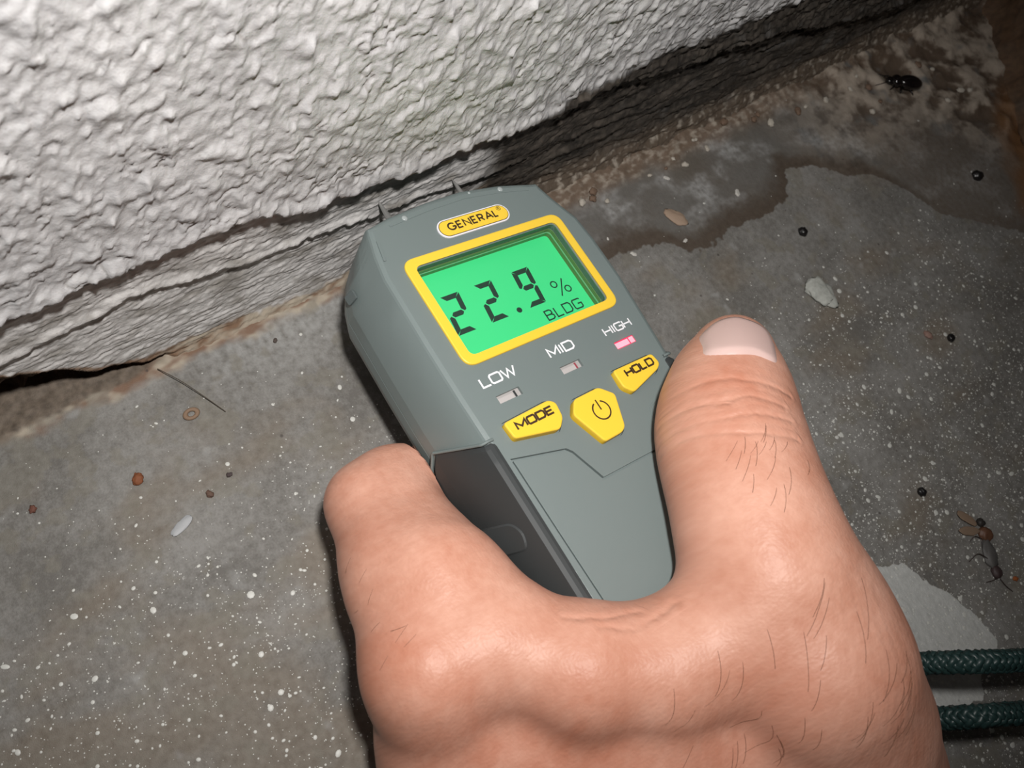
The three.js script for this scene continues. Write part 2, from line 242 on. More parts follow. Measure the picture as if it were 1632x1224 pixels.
const M = {
  rubber: std([0.040, 0.045, 0.046], 0.50, { specularIntensity: 0.8 }),
  yellow: std([0.92, 0.62, 0.055], 0.34),
  ink: std([0.045, 0.022, 0.010], 0.6), white: std([0.88, 0.89, 0.92], 0.5), dark: std([0.03, 0.032, 0.033], 0.5),
  steel: std([0.30, 0.30, 0.29], 0.3, { metalness: 0.4 }),
  lcd: new THREE.MeshPhysicalMaterial({ color: lin(0.055, 0.52, 0.20), roughness: 0.35, emissive: lin(0.006, 0.20, 0.055) }),
  lcdInk: std([0.018, 0.045, 0.032], 0.5),
  well: std([0.10, 0.17, 0.055], 0.22), rim: std([0.16, 0.42, 0.22], 0.12),
  glass: new THREE.MeshPhysicalMaterial({ color: lin(1, 1, 1), roughness: 0.02, transmission: 1, thickness: 0, ior: 1.2, specularIntensity: 0.4 }),
  lens: std([0.42, 0.40, 0.39], 0.3), lensRed: std([0.33, 0.07, 0.09], 0.3),
  led: new THREE.MeshPhysicalMaterial({ color: lin(0.6, 0.15, 0.18), roughness: 0.3, emissive: lin(1.0, 0.42, 0.50) }),
  ledGlow: new THREE.MeshPhysicalMaterial({ color: lin(0.5, 0.02, 0.05), roughness: 0.3, emissive: lin(0.85, 0.035, 0.10) }),
};
const shapeOf = pts => new THREE.Shape(pts.map(p => new THREE.Vector2(p[0], -p[1])));
const pathOf = pts => new THREE.Path(pts.map(p => new THREE.Vector2(p[0], -p[1])));
function rounded(pts, r, n = 5) {      // round the corners of a polygon
  const out = [], N = pts.length;
  for (let i = 0; i < N; i++) {
    const p = pts[i], a = pts[(i + N - 1) % N], b = pts[(i + 1) % N], la = Math.hypot(a[0] - p[0], a[1] - p[1]), lb = Math.hypot(b[0] - p[0], b[1] - p[1]), q = Math.min(r, la * 0.45, lb * 0.45);
    const s = [p[0] + (a[0] - p[0]) / la * q, p[1] + (a[1] - p[1]) / la * q], e = [p[0] + (b[0] - p[0]) / lb * q, p[1] + (b[1] - p[1]) / lb * q];
    for (let k = 0; k <= n; k++) { const t = k / n; out.push([(1 - t) ** 2 * s[0] + 2 * t * (1 - t) * p[0] + t * t * e[0], (1 - t) ** 2 * s[1] + 2 * t * (1 - t) * p[1] + t * t * e[1]]); }
  }
  return out;
}
const rect = (u0, v0, u1, v1) => [[u0, v0], [u1, v0], [u1, v1], [u0, v1]];
function offset(pts, o) {               // move a polygon outwards (positive) by o
  const N = pts.length; let area = 0; for (let i = 0; i < N; i++) { const a = pts[i], b = pts[(i + 1) % N]; area += a[0] * b[1] - b[0] * a[1]; }
  const s = area > 0 ? 1 : -1;
  return pts.map((p, i) => { const a = pts[(i + N - 1) % N], b = pts[(i + 1) % N]; let dx = b[0] - a[0], dy = b[1] - a[1]; const l = Math.hypot(dx, dy) || 1; const k = typeof o === 'function' ? o(i) : o; return [p[0] + s * dy / l * k, p[1] - s * dx / l * k]; });
}
function slab(pts, d0, d1, bevel = 0, holes = [], seg = 2) {   // solid between depth d0 (top) and d1
  const s = shapeOf(bevel ? offset(pts, -bevel) : pts); for (const h of holes) s.holes.push(pathOf(bevel ? offset(h, bevel) : h));
  const depth = d1 - d0 - (bevel ? bevel : 0);
  const g = new THREE.ExtrudeGeometry(s, { depth, bevelEnabled: !!bevel, bevelThickness: bevel, bevelSize: bevel, bevelSegments: seg, curveSegments: 4 });
  g.translate(0, 0, -d1); return mm(g);
}
function ribbon(lines, width, d) {      // flat printed strokes
  const pos = [], idx = [];
  for (const L of lines) {
    const n = L.length, closed = n > 2 && Math.hypot(L[0][0] - L[n - 1][0], L[0][1] - L[n - 1][1]) < 1e-6, base = pos.length / 3;
    for (let i = 0; i < n; i++) {
      const p = L[i], a = i ? L[i - 1] : closed ? L[n - 2] : null, b = i < n - 1 ? L[i + 1] : closed ? L[1] : null;
      const dir = (p, q) => { const l = Math.hypot(q[0] - p[0], q[1] - p[1]) || 1; return [(q[0] - p[0]) / l, (q[1] - p[1]) / l]; };
      const d1 = a ? dir(a, p) : dir(p, b), d2 = b ? dir(p, b) : d1; let nx = -(d1[1] + d2[1]), ny = d1[0] + d2[0]; const l = Math.hypot(nx, ny) || 1; nx /= l; ny /= l;
      const k = Math.min(2, 1 / Math.max(0.5, nx * -d1[1] + ny * d1[0])) * width / 2;
      const ex = !a ? -d1[0] * width * 0.0 : 0;
      pos.push(p[0] + nx * k + ex, -(p[1] + ny * k), -d, p[0] - nx * k + ex, -(p[1] - ny * k), -d);
      if (i) { const q = base + 2 * (i - 1); idx.push(q, q + 2, q + 1, q + 1, q + 2, q + 3); }
    }
  }
  const g = new THREE.BufferGeometry(); g.setAttribute('position', new THREE.Float32BufferAttribute(pos, 3)); g.setIndex(idx);
  const nrm = new Float32Array(pos.length); for (let i = 2; i < nrm.length; i += 3) nrm[i] = 1; g.setAttribute('normal', new THREE.BufferAttribute(nrm, 3)); return mm(g);
}
const arc = (cx, cy, r, a0, a1, n = 16, ry = r) => [...Array(n + 1).keys()].map(i => { const a = a0 + (a1 - a0) * i / n; return [cx + r * Math.cos(a), cy + ry * Math.sin(a)]; });
const PI = Math.PI;
// squarish technical capitals on a unit box (x 0..1, y 0 top .. 1 bottom)
const G = {
  L: [[[0, 0], [0, 1], [1, 1]]], O: [[[0, 0.5], [0, 0.15], [0.12, 0], [0.88, 0], [1, 0.15], [1, 0.85], [0.88, 1], [0.12, 1], [0, 0.85], [0, 0.5]]],
  W: [[[0, 0], [0.26, 1], [0.5, 0.12], [0.74, 1], [1, 0]]], M: [[[0, 1], [0, 0], [0.5, 0.75], [1, 0], [1, 1]]], I: [[[0.5, 0], [0.5, 1]]],
  D: [[[0, 0.5], [0, 0], [0.8, 0], [1, 0.2], [1, 0.8], [0.8, 1], [0, 1], [0, 0.5]]], H: [[[0, 0], [0, 1]], [[1, 0], [1, 1]], [[0, 0.5], [1, 0.5]]],
  G: [[[1, 0.08], [0.88, 0], [0.12, 0], [0, 0.15], [0, 0.85], [0.12, 1], [0.88, 1], [1, 0.88], [1, 0.5], [0.55, 0.5]]], E: [[[1, 0], [0, 0], [0, 1], [1, 1]], [[0, 0.5], [0.9, 0.5]]],
  B: [[[0, 0.5], [0, 0], [0.7, 0], [0.92, 0.12], [0.92, 0.38], [0.7, 0.48], [0, 0.48]], [[0.7, 0.48], [1, 0.62], [1, 0.86], [0.75, 1], [0, 1], [0, 0.48]]],
};
const R = { // rounder sans capitals for the badge
  G: [arc(0.5, 0.5, 0.5, -PI * 0.22, -PI * 1.98, 18), [[1.0, 0.55], [0.58, 0.55]]], E: [[[0.85, 0], [0, 0], [0, 1], [0.85, 1]], [[0, 0.5], [0.75, 0.5]]], N: [[[0, 1], [0, 0], [0.95, 1], [0.95, 0]]],
  R: [[[0, 1], [0, 0], [0.55, 0], [0.82, 0.1], [0.85, 0.3], [0.75, 0.5], [0.55, 0.55], [0, 0.55]], [[0.45, 0.55], [0.9, 1]]], A: [[[0, 1], [0.5, 0], [1, 1]], [[0.2, 0.68], [0.8, 0.68]]], L: [[[0, 0], [0, 1], [0.8, 1]]],
};
function word(set, text, u0, v0, u1, v1, gap, widths = {}) {
  const ws = [...text].map(c => widths[c] ?? 1), tot = ws.reduce((a, b) => a + b, 0), unit = (u1 - u0 - gap * (text.length - 1)) / tot; let u = u0; const out = [];
  [...text].forEach((c, i) => { const w = ws[i] * unit; for (const L of set[c]) out.push(L.map(p => [u + p[0] * w, v0 + p[1] * (v1 - v0)])); u += w + gap; });
  return out;
}
// outline of the face [u, v, how far the flank leans out]
const FACE = [[-25.4, -10.7, 0.5], [-19, -12.1, 1], [-8, -13.3, 1.2], [2, -13.7, 1.2], [13, -12.4, 1.2], [23.6, -9.9, 0.5], [25.4, -4.4, 2], [28.4, 2.8, 4.2], [29.0, 10, 4.6], [28.9, 22, 4.6], [27.8, 34, 4.6], [26.6, 47, 4.4], [25.3, 62, 4], [23.9, 80, 3.6], [22.6, 92, 3], [18, 97, 2.5], [0, 98.5, 2], [-20, 97, 2.5], [-26.6, 92, 3], [-27.9, 80, 3.8], [-28.2, 62, 4.2], [-28.4, 47, 4.5], [-28.7, 34, 4.6], [-28.7, 20, 4.6], [-28.4, 2.5, 4.6], [-27.4, -3.5, 3.2]];
const facePts = []; { const N = FACE.length, S = 4; for (let i = 0; i < N; i++) { const a = FACE[i], b = FACE[(i + 1) % N]; for (let k = 0; k < S; k++) { const t = k / S; facePts.push([mix(a[0], b[0], t), mix(a[1], b[1], t), mix(a[2], b[2], t)]); } } }
const levels = [[0, -1.3, 0], [0.1, -0.75, 0], [0.32, -0.32, 0], [0.75, -0.02, 0.01], [1.4, 0.06, 0.08], [6, 0, 0.5], [11.6, 0, 0.98], [12.3, 0, 1.03], [13, 0, 1.05], [15.6, 0, 1.09], [15.7, -0.12, 1.09], [16.0, -0.12, 1.09], [16.1, 0, 1.08], [20, 0, 0.92], [23.5, 0, 0.70], [25.4, 0, 0.40], [26.2, 0, 0.02]];
{
  const N = facePts.length, pos = [], idx = [];
  for (const [d, inset, g] of levels) { const P = offset(facePts.map(p => [p[0], p[1]]), i => inset + facePts[i][2] * g); for (const p of P) pos.push(p[0], -p[1], -d); }
  for (let l = 0; l < levels.length - 1; l++) for (let i = 0; i < N; i++) { const a = l * N + i, b = l * N + (i + 1) % N, c = a + N, d = b + N; idx.push(a, c, b, b, c, d); }
  const last = (levels.length - 1) * N, ctr = pos.length / 3; pos.push(0, -44, -26.2); for (let i = 0; i < N; i++) idx.push(last + (i + 1) % N, last + i, ctr);
  let g = new THREE.BufferGeometry(); g.setAttribute('position', new THREE.Float32BufferAttribute(pos, 3)); g.setIndex(idx); mm(g);
  g = toCreasedNormals(g, 0.5); const uv = []; const p = g.attributes.position; for (let i = 0; i < p.count; i++) uv.push(p.getX(i) + p.getZ(i), p.getY(i)); g.setAttribute('uv', new THREE.Float32BufferAttribute(uv, 2));
  // turn the faces outwards
  mesh('housing', g, plastic, meter);
}
// face plate with its openings and moulded grooves
const strip = (pts, w) => { const A = [], Bk = []; for (let i = 0; i < pts.length; i++) { const p = pts[i], a = pts[Math.max(0, i - 1)], b = pts[Math.min(pts.length - 1, i + 1)]; const l = Math.hypot(b[0] - a[0], b[1] - a[1]) || 1, nx = -(b[1] - a[1]) / l * w / 2, ny = (b[0] - a[0]) / l * w / 2; A.push([p[0] + nx, p[1] + ny]); Bk.unshift([p[0] - nx, p[1] - ny]); } return [...A, ...Bk]; };
const MODE = [[-23.3, 43.0], [-10.7, 42.6], [-9.3, 43.8], [-9.8, 47.4], [-12.0, 49.5], [-22.9, 47.0]];
const POWER = [[-4.9, 45.0], [2.5, 44.9], [5.5, 47.9], [2.7, 55.5], [1.2, 56.3], [-4.1, 56.4], [-7.3, 48.0]];
const HOLD = [[8.6, 43.0], [21.2, 43.2], [21.7, 46.1], [20.3, 47.2], [10.4, 49.6], [8.5, 47.5]];
const LEDS = [[-20.6, -14.4], [-2.5, 3.4], [14.5, 20.7]];
const lcdHole = rounded(rect(-20.4, 2.5, 20.4, 26.3), 1.4);
{
  // the plate is moulded in two pieces with a shadow gap between them
  const out = offset(facePts.map(p => [p[0], p[1]]), -1.3), top = out.filter(p => p[1] < (p[0] < 0 ? 49.6 : 62.5)), rightTop = top.filter(p => p[0] >= 0), leftTop = top.filter(p => p[0] < 0);
  const li = leftTop.findIndex(p => p[1] > 30);        // the outline runs over the nose, down the right edge, then up the left edge
  const ring = [...leftTop.slice(0, li), ...rightTop, [23.9, 63.2], [7.0, 63.0], [-8.75, 62.65], [-11.75, 54.75], [-12.8, 53.5], [-25.75, 50.1], [-25.7, 52], [-25.45, 67.7], [-25.1, 84.4], [-24.8, 92], [-25.3, 92], [-26.6, 83], [-26.9, 66], ...leftTop.slice(li)];
  const holes = [lcdHole, rounded(offset(MODE, 0.45), 1), rounded(offset(POWER, 0.45), 1), rounded(offset(HOLD, 0.45), 1), ...LEDS.map(([a, b]) => rect(a, 36.8, b, 38.7))];
  mesh('face_plate', slab(ring, 0, 0.9, 0, holes), plastic, meter);
  const low = [[23.8, 63.6], [7.05, 63.4], [-9.1, 63.1], [-12.1, 55.05], [-13.05, 53.95], [-25.3, 50.75], [-25.3, 52.2], [-25.1, 67.7], [-24.75, 84.4], [-24.3, 92], [-19.5, 95.8], [0, 97.2], [17.4, 95.8], [21.4, 91.6], [22.6, 80]];
  mesh('battery_cover', slab(low, 0.05, 0.9, 0.06), plastic, meter);
  mesh('inner_tray', slab(offset(out, -0.6), 0.85, 1.6, 0, [lcdHole, ...LEDS.map(([a, b]) => rect(a, 36.8, b, 38.7))]), plastic, meter);
  mesh('moulded_lip', slab(strip([[23.4, 51.0], [12.6, 54.0], [10.3, 59.3], [11.0, 61.8]], 0.45), -0.14, 0.1, 0.06), plastic, meter);
  mesh('moulded_lip', slab(strip([[-24.9, -6.6], [-25.9, -1.6]], 0.6), -0.3, 0.1, 0.1), plastic, meter);
  // moulded step along the nose
  mesh('nose_step', ribbonSolid([[-20, -9.6], [-8, -10.9], [2, -11.3], [12, -10.2], [20, -8.6]], 0.5, -0.12), plastic, meter);
}
function ribbonSolid(pts, w, d) { return slab(strip(pts, w), d, 0.2, 0.04); }
for (const [u, v] of [[-15.5, -10.5], [12.6, -10.9], [4.0, -12.3]]) { const g = new THREE.SphereGeometry(u === 4 ? 0.35 : 0.75, 12, 8); g.scale(1, 1, 0.45); g.translate(u, -v, 0.0); mesh('dimple', mm(g), std([0.36, 0.40, 0.40], 0.25), meter).userData.label = 'small pale moulded dimple'; }
// badge
{
  const st = (h, w) => { const c = w / 2 - h / 2; return [...arc(0.4 + c, -4.55, h / 2, -PI / 2, PI / 2, 14), ...arc(0.4 - c, -4.55, h / 2, PI / 2, PI * 1.5, 14)]; };
  const b = mesh('badge', slab(st(5.0, 20.6), -0.35, 0.1, 0.1), std([0.86, 0.84, 0.88], 0.3), meter); b.userData.label = 'white-rimmed yellow badge reading GENERAL';
  mesh('badge_outline', slab(st(4.35, 19.9), -0.38, 0), M.ink, b); mesh('badge_field', slab(st(4.05, 19.6), -0.42, 0), M.yellow, b);
  mesh('badge_lettering', ribbon(word(R, 'GENERAL', -7.0, -5.65, 7.4, -3.85, 0.55, { G: 1.2, E: 0.82, N: 1.05, R: 0.9, A: 1.1, L: 0.7 }), 0.42, -0.44), M.ink, b);
  mesh('badge_lettering', ribbon([arc(8.35, -5.75, 0.55, 0, PI * 2, 18), [[8.15, -5.45], [8.15, -6.05], [8.45, -6.05], [8.52, -5.9], [8.42, -5.75], [8.15, -5.75]], [[8.35, -5.75], [8.55, -5.45]]], 0.12, -0.44), M.ink, b);
}
// yellow frame round the screen
mesh('screen_frame', slab(rounded(rect(-23, 0, 23, 28.6), 3.2, 8), -0.55, 0.2, 0.3, [rounded(rect(-20.3, 2.6, 20.3, 26.2), 1.3)]), M.yellow, meter);
{
  const wall = (h, d0, d1, out) => slab(offset(h, out), d0, d1, 0, [h]);
  mesh('screen_well', wall(rounded(rect(-20.4, 2.5, 20.4, 26.3), 1.4), 0.05, 1.7, 0.5), M.rim, meter);
  mesh('screen_well', wall(rounded(rect(-20.15, 2.75, 20.15, 26.2), 1.2), 1.7, 4.3, 0.8), M.well, meter);
  mesh('screen_well', wall(rounded(rect(-20.0, 2.9, 20.0, 26.1), 1.2), 2.6, 2.9, 0.8), M.rim, meter);
  const s = mesh('display_screen', slab(rect(-21, 2, 21, 27), 4.3, 4.9), M.lcd, meter); s.userData.label = 'glowing green liquid crystal screen reading 22.9 % BLDG';
  // seven-segment digits
  const seg = (u0, v0, w, h, on) => {
    const t = 1.28, s = 1.25, gap = 0.16, out = [], X = (x, y) => [u0 + x - s * y / h, v0 + y];
    const hor = (y, k) => { const a = t * 0.5; return k === 0 ? [X(gap, 0), X(w - gap, 0), X(w - t - gap * 0.4, t), X(t + gap * 0.4, t)] : k === 2 ? [X(t + gap * 0.4, h - t), X(w - t - gap * 0.4, h - t), X(w - gap, h), X(gap, h)] : [X(0.75 + gap, y), X(t + gap, y - a), X(w - t - gap, y - a), X(w - 0.75 - gap, y), X(w - t - gap, y + a), X(t + gap, y + a)]; };
    const ver = (x, y0, y1, left) => left ? [X(0, y0 + gap), X(t, y0 + t * 0.8 + gap), X(t, y1 - t * 0.62 - gap), X(0.55, y1 - gap), X(0, y1 - 0.3 - gap)] : [X(w, y0 + gap), X(w, y1 - 0.3 - gap), X(w - 0.55, y1 - gap), X(w - t, y1 - t * 0.62 - gap), X(w - t, y0 + t * 0.8 + gap)];
    const verLow = left => left ? [X(0, h / 2 + 0.3 + gap), X(0.55, h / 2 + gap), X(t, h / 2 + t * 0.62 + gap), X(t, h - t * 0.8 - gap), X(0, h - gap)] : [X(w, h / 2 + 0.3 + gap), X(w, h - gap), X(w - t, h - t * 0.8 - gap), X(w - t, h / 2 + t * 0.62 + gap), X(w - 0.55, h / 2 + gap)];
    const all = { a: hor(0, 0), g: hor(h / 2, 1), d: hor(0, 2), f: ver(0, 0, h / 2, true), b: ver(0, 0, h / 2, false), e: verLow(true), c: verLow(false) };
    for (const k of on) out.push(slab(all[k], 4.24, 4.32)); return mergeGeometries(out);
  };
  mesh('screen_digit', seg(-16.45, 9.15, 5.1, 10.2, 'abged'), M.lcdInk, s); mesh('screen_digit', seg(-6.9, 9.15, 5.0, 10.2, 'abged'), M.lcdInk, s);
  mesh('screen_digit', seg(4.35, 9.15, 5.1, 10.2, 'abfgcd'), M.lcdInk, s); mesh('decimal_point', slab(arc(0.25, 18.85, 0.72, 0, PI * 2 - 0.01, 14), 4.24, 4.32), M.lcdInk, s);
  mesh('screen_lettering', ribbon([arc(13.05, 15.95, 0.85, 0, PI * 2, 18), arc(16.1, 18.2, 0.85, 0, PI * 2, 18), [[16.05, 15.1], [13.3, 19.5]]], 0.34, 4.22), M.lcdInk, s);
  mesh('screen_lettering', ribbon(word(G, 'BLDG', 5.85, 21.55, 17.0, 24.05, 0.85, { B: 0.85, L: 0.75, D: 0.95, G: 1 }), 0.36, 4.22), M.lcdInk, s);
  const gl = slab(rounded(rect(-20.3, 2.6, 20.3, 26.2), 1.3), -0.02, 0.02); mesh('screen_window', new THREE.ShapeGeometry(shapeOf(rounded(rect(-20.35, 2.55, 20.35, 26.25), 1.3))).scale(0.001, 0.001, 0.001).translate(0, 0, -0.0001), M.glass, meter); gl.dispose();
  const light = new THREE.RectAreaLight(new THREE.Color(0.05, 1.0, 0.28), 0.03, 0.039, 0.022); light.position.set(0, -0.0144, -0.0040); light.lookAt(0, 0, 0); light.rotation.set(0, PI, 0); meter.add(light);
}
mesh('face_lettering', ribbon(word(G, 'LOW', -22.0, 31.9, -12.8, 34.0, 0.5, { L: 0.75, O: 1, W: 1.25 }), 0.42, -0.02), M.white, meter);
mesh('face_lettering', ribbon(word(G, 'MID', -2.9, 31.8, 4.3, 33.9, 0.45, { M: 1.2, I: 0.3, D: 1.15 }), 0.42, -0.02), M.white, meter);
mesh('face_lettering', ribbon(word(G, 'HIGH', 13.9, 32.6, 22.4, 34.5, 0.45, { I: 0.25 }), 0.36, -0.02), M.white, meter);
LEDS.forEach(([a, b], i) => {
  const on = i === 2, l = mesh('indicator_light', slab(rect(a, 36.8, b, 38.7), on ? 0.25 : 0.75, 1.6), on ? M.ledGlow : M.lens, meter);
  l.userData.label = ['unlit LOW indicator window', 'unlit MID indicator window', 'glowing red HIGH indicator light'][i];
  mesh('indicator_lens', slab(on ? rect(a + 0.25, 37.05, a + 4.3, 38.5) : rect(a + 0.6, 37.3, a + 4.4, 38.5), on ? 0.2 : 0.68, 0.9, 0.1), on ? M.led : std([0.50, 0.47, 0.46], 0.3), l);
  mesh('indicator_lens', slab(rect(b - 1.5, 37.0, b - (on ? 0.15 : 1.0), 38.5), on ? 0.2 : 0.66, 0.9, 0.05), on ? M.led : i ? M.lensRed : M.dark, l);
});
{ const p = new THREE.PointLight(new THREE.Color(1, 0.1, 0.2), 0.000004); p.position.set(0.0176, -0.0377, 0.0012); p.castShadow = true; p.shadow.radius = 0.02; meter.add(p); }
const button = (pts, label, r = 0.9) => { const b = mesh('push_button', slab(rounded(pts, r, 4), -1.25, 0.9, 0.35, [], 3), M.yellow, meter); b.userData.label = label; return b; };
{
  const b1 = button(MODE, 'yellow button lettered MODE'); mesh('button_lettering', ribbon(word(G, 'MODE', -21.0, 44.05, -11.2, 45.65, 0.5, { M: 1.25, E: 0.85 }), 0.48, -1.28), M.ink, b1);
  const b2 = button(POWER, 'yellow seven-sided power button'); mesh('button_symbol', ribbon([arc(-0.3, 49.9, 2.2, -PI * 0.5 + 0.42, PI * 1.5 - 0.42, 30), [[-0.3, 47.2], [-0.3, 49.8]]], 0.36, -1.28), M.ink, b2);
  const b3 = button(HOLD, 'yellow button lettered HOLD'); mesh('button_lettering', ribbon(word(G, 'HOLD', 11.3, 44.05, 20.0, 45.75, 0.5, { L: 0.8 }), 0.48, -1.28), M.ink, b3);
}
// electrode pins
for (const u of [-11.5, 11.3]) {
  const g = new THREE.LatheGeometry([[0, 0], [0.8, 0], [0.8, 8.2], [0.1, 14.2], [0, 14.3]].map(p => new THREE.Vector2(p[0], p[1])), 14);
  g.translate(u, 11.4, -12); mesh('electrode_pin', mm(g), M.steel, meter);
}
// rubber grips wrapped round the flanks
function grip(side) {
  const edge = v => side < 0 ? -27.7 + clamp((v - 84) / 10) * 1.5 : mix(26.6, 22.6, clamp((v - 47) / 45)) - 1.3;
  const prof = [[0.9, -0.05], [0.75, -0.28], [0, -0.42], [-0.9, -0.36], [-1.8, 0.1], [-2.3, 1.1], [-3.8, 5], [-6.0, 11.2], [-6.45, 12.3], [-6.6, 14], [-6.7, 16], [-6.0, 20], [-4.9, 23.8], [-3.6, 26.0], [-1.2, 26.8], [4, 27.0], [4, 25.5]];
  const start = k => { const d = prof[k][1]; return d < 12.3 ? 45.3 - 5.8 * clamp(d / 12.3) : 39.5 + (d - 12.3) * 0.55; };
  const n = 40, pos = [], idx = [], K = prof.length;
  for (let j = 0; j <= n; j++) for (let k = 0; k < K; k++) { const v = mix(start(k), 94, j / n), t = clamp((v - 47) / 45), lean = mix(1, 0.93, t), e = edge(v), q = prof[k]; const rim = j === 0 ? 0.5 : 0; pos.push(e - side * (q[0] < 0 ? q[0] * lean + rim : q[0]), -v, -(q[1] + (q[0] > -2.4 ? rim : 0))); }
  for (let j = 0; j < n; j++) for (let k = 0; k < K - 1; k++) { const a = j * K + k, b = a + 1, c = a + K, d = c + 1; if (side < 0) idx.push(a, b, d, a, d, c); else idx.push(a, d, b, a, c, d); }
  let g = new THREE.BufferGeometry(); g.setAttribute('position', new THREE.Float32BufferAttribute(pos, 3)); g.setIndex(idx); mm(g); g = toCreasedNormals(g, 0.6);
  const o = mesh('rubber_grip', g, M.rubber, meter); o.userData.label = 'black rubber side grip';
  // moulded lip of the housing round the end of the grip
  const lip = [...prof.keys()].slice(1, 14).map(k => { const q = prof[k]; return V3(edge(45) - side * (q[0] < 0 ? q[0] * 0.985 : q[0]), -(start(k) - 0.42), -q[1]); });
  mesh('grip_lip', mm(new THREE.TubeGeometry(new THREE.CatmullRomCurve3(lip, false, 'centripetal'), 60, 0.36, 8)), plastic, meter);
  return o;
}
{
  const gl = grip(-1); grip(1);
  // finger pads: thin raised lozenges lying on the leaning flank
  const flank = (v, d) => { const t = clamp((v - 47) / 45), e = -27.7, q = mix(-2.3, -6.0, (d - 1.1) / 10.1) * mix(1, 0.93, t); return [e + q, -v, -d]; };
  for (const [v0, v1, d0, d1] of [[59.5, 67.5, 2.6, 13], [76.3, 84, 2.2, 12]]) {
    const pts = rounded([[d1, v0 - 1.6], [d0 + 1.5, v0 + 1.5], [d0, v0 + 4.5], [d0 + 1.4, v1], [d1, v1 - 2.6]], 2.2, 6), N = pts.length, pos = [], idx = []; const inn = offset(pts, -0.35), inn2 = offset(pts, -0.75);
    const nrm = [-0.93, 0, 0.37];
    const put = (p, h) => { const f = flank(p[1], p[0]); pos.push(f[0] + nrm[0] * h, f[1], f[2] + nrm[2] * h); };
    for (const p of pts) put(p, -0.3); for (const p of pts) put(p, 0.12); for (const p of inn) put(p, 0.4); for (const p of inn2) put(p, 0.45);
    let cv = [0, 0]; for (const p of inn2) { cv[0] += p[0] / N; cv[1] += p[1] / N; } put(cv, 0.45);
    for (let r = 0; r < 3; r++) for (let i = 0; i < N; i++) { const a = r * N + i, b = r * N + (i + 1) % N; idx.push(a, a + N, b, b, a + N, b + N); }
    for (let i = 0; i < N; i++) idx.push(3 * N + i, 4 * N, 3 * N + (i + 1) % N);
    let g = new THREE.BufferGeometry(); g.setAttribute('position', new THREE.Float32BufferAttribute(pos, 3)); g.setIndex(idx); mm(g); g = toCreasedNormals(g, 0.5); mesh('finger_pad', g, M.rubber, gl);
  }
}
// block on the left shoulder, coloured dark for the shade of a recess
{
  const g = slab(rounded(rect(-1.6, -1.2, 1.6, 1.2), 0.5), -0.3, 0.3, 0.15); g.rotateY(-PI / 2 + 0.45); g.translate(-0.0322, 0.0012, -0.0106); mesh('side_recess_block', g, std([0.10, 0.12, 0.12], 0.35), meter);
}

/* ---------- the hand: one continuous skin from tapered capsules, meshed with surface nets (millimetres) ---------- */
const MAIN = [[43, 55.7, 79.9, 7.96, 37.8, 55.6, 84.3, 10.92], [37.8, 55.6, 84.3, 10.92, 32.1, 56.6, 89.3, 13.27], [32.1, 56.6, 89.3, 13.27, 27.1, 57.4, 94.3, 14.07], [27.1, 57.4, 94.3, 14.07, 22.9, 59.2, 100.5, 14.36], [22.9, 59.2, 100.5, 14.36, 18.6, 61, 107.8, 14.34], [18.6, 61, 107.8, 14.34, 15.1, 61.7, 114.9, 15.04], [15.1, 61.7, 114.9, 15.04, 12.4, 61.3, 122.5, 16.06], [12.4, 61.3, 122.5, 16.06, 12.8, 58.5, 131.5, 17.52], [12.8, 58.5, 131.5, 17.52, 10.3, 58.3, 140.4, 17.85], [10.3, 58.3, 140.4, 17.85, 12.6, 48.9, 152.7, 18.37], [12.6, 48.9, 152.7, 18.37, 13.7, 38.7, 165.8, 18.75], [13.7, 38.7, 165.8, 18.75, 13.1, 28.5, 181, 20.49], [-40.2, 31.1, 63.9, 8.37, -43.9, 39, 81.7, 11.08], [-43.9, 39, 81.7, 11.08, -48.7, 44.3, 99.4, 13.02], [-48.7, 44.3, 99.4, 13.02, -50.4, 30.2, 113.9, 14.52], [-50.4, 30.2, 113.9, 14.52, -52.3, 26.1, 123.9, 16.37], [-52.3, 26.1, 123.9, 16.37, -49.7, 19.7, 148.6, 17.85], [-40.2, 31.1, 63.9, 8.37, -20.7, 25.3, 65.2, 8.98], [-40.6, 34.9, 76.9, 10.96, -39.1, 43.6, 86.4, 10.88], [-39.1, 43.6, 86.4, 10.88, -37, 47.8, 102.9, 10.96], [-37, 47.8, 102.9, 10.96, -26.6, 51, 115.5, 11.84], [-26.6, 51, 115.5, 11.84, -13.6, 52.9, 124.4, 12.23], [-13.6, 52.9, 124.4, 12.23, 1.9, 57.3, 127.1, 14.57], [-38.4, 29.8, 120.8, 20.52, -17.5, 32.7, 136.8, 23.23], [-17.5, 32.7, 136.8, 23.23, 2.1, 39.4, 148.2, 21.53], [-34, 25.1, 147, 21.93, -6, 31.3, 168.1, 22.19], [-32.9, 29.5, 61.1, 6.66, -35.1, 32.5, 68.6, 7.16], [-35.1, 32.5, 68.6, 7.16, -36.2, 36.6, 78.2, 8.22], [-36.2, 36.6, 78.2, 8.22, -35.9, 43.3, 89.8, 8.34], [-35.9, 43.3, 89.8, 8.34, -34.5, 47.2, 100.6, 9.05], [-21, 24.1, 169.4, 21.53, -13, 30.1, 229.4, 27], [-13, 30.1, 229.4, 27, -1, 46.1, 319.4, 34]];
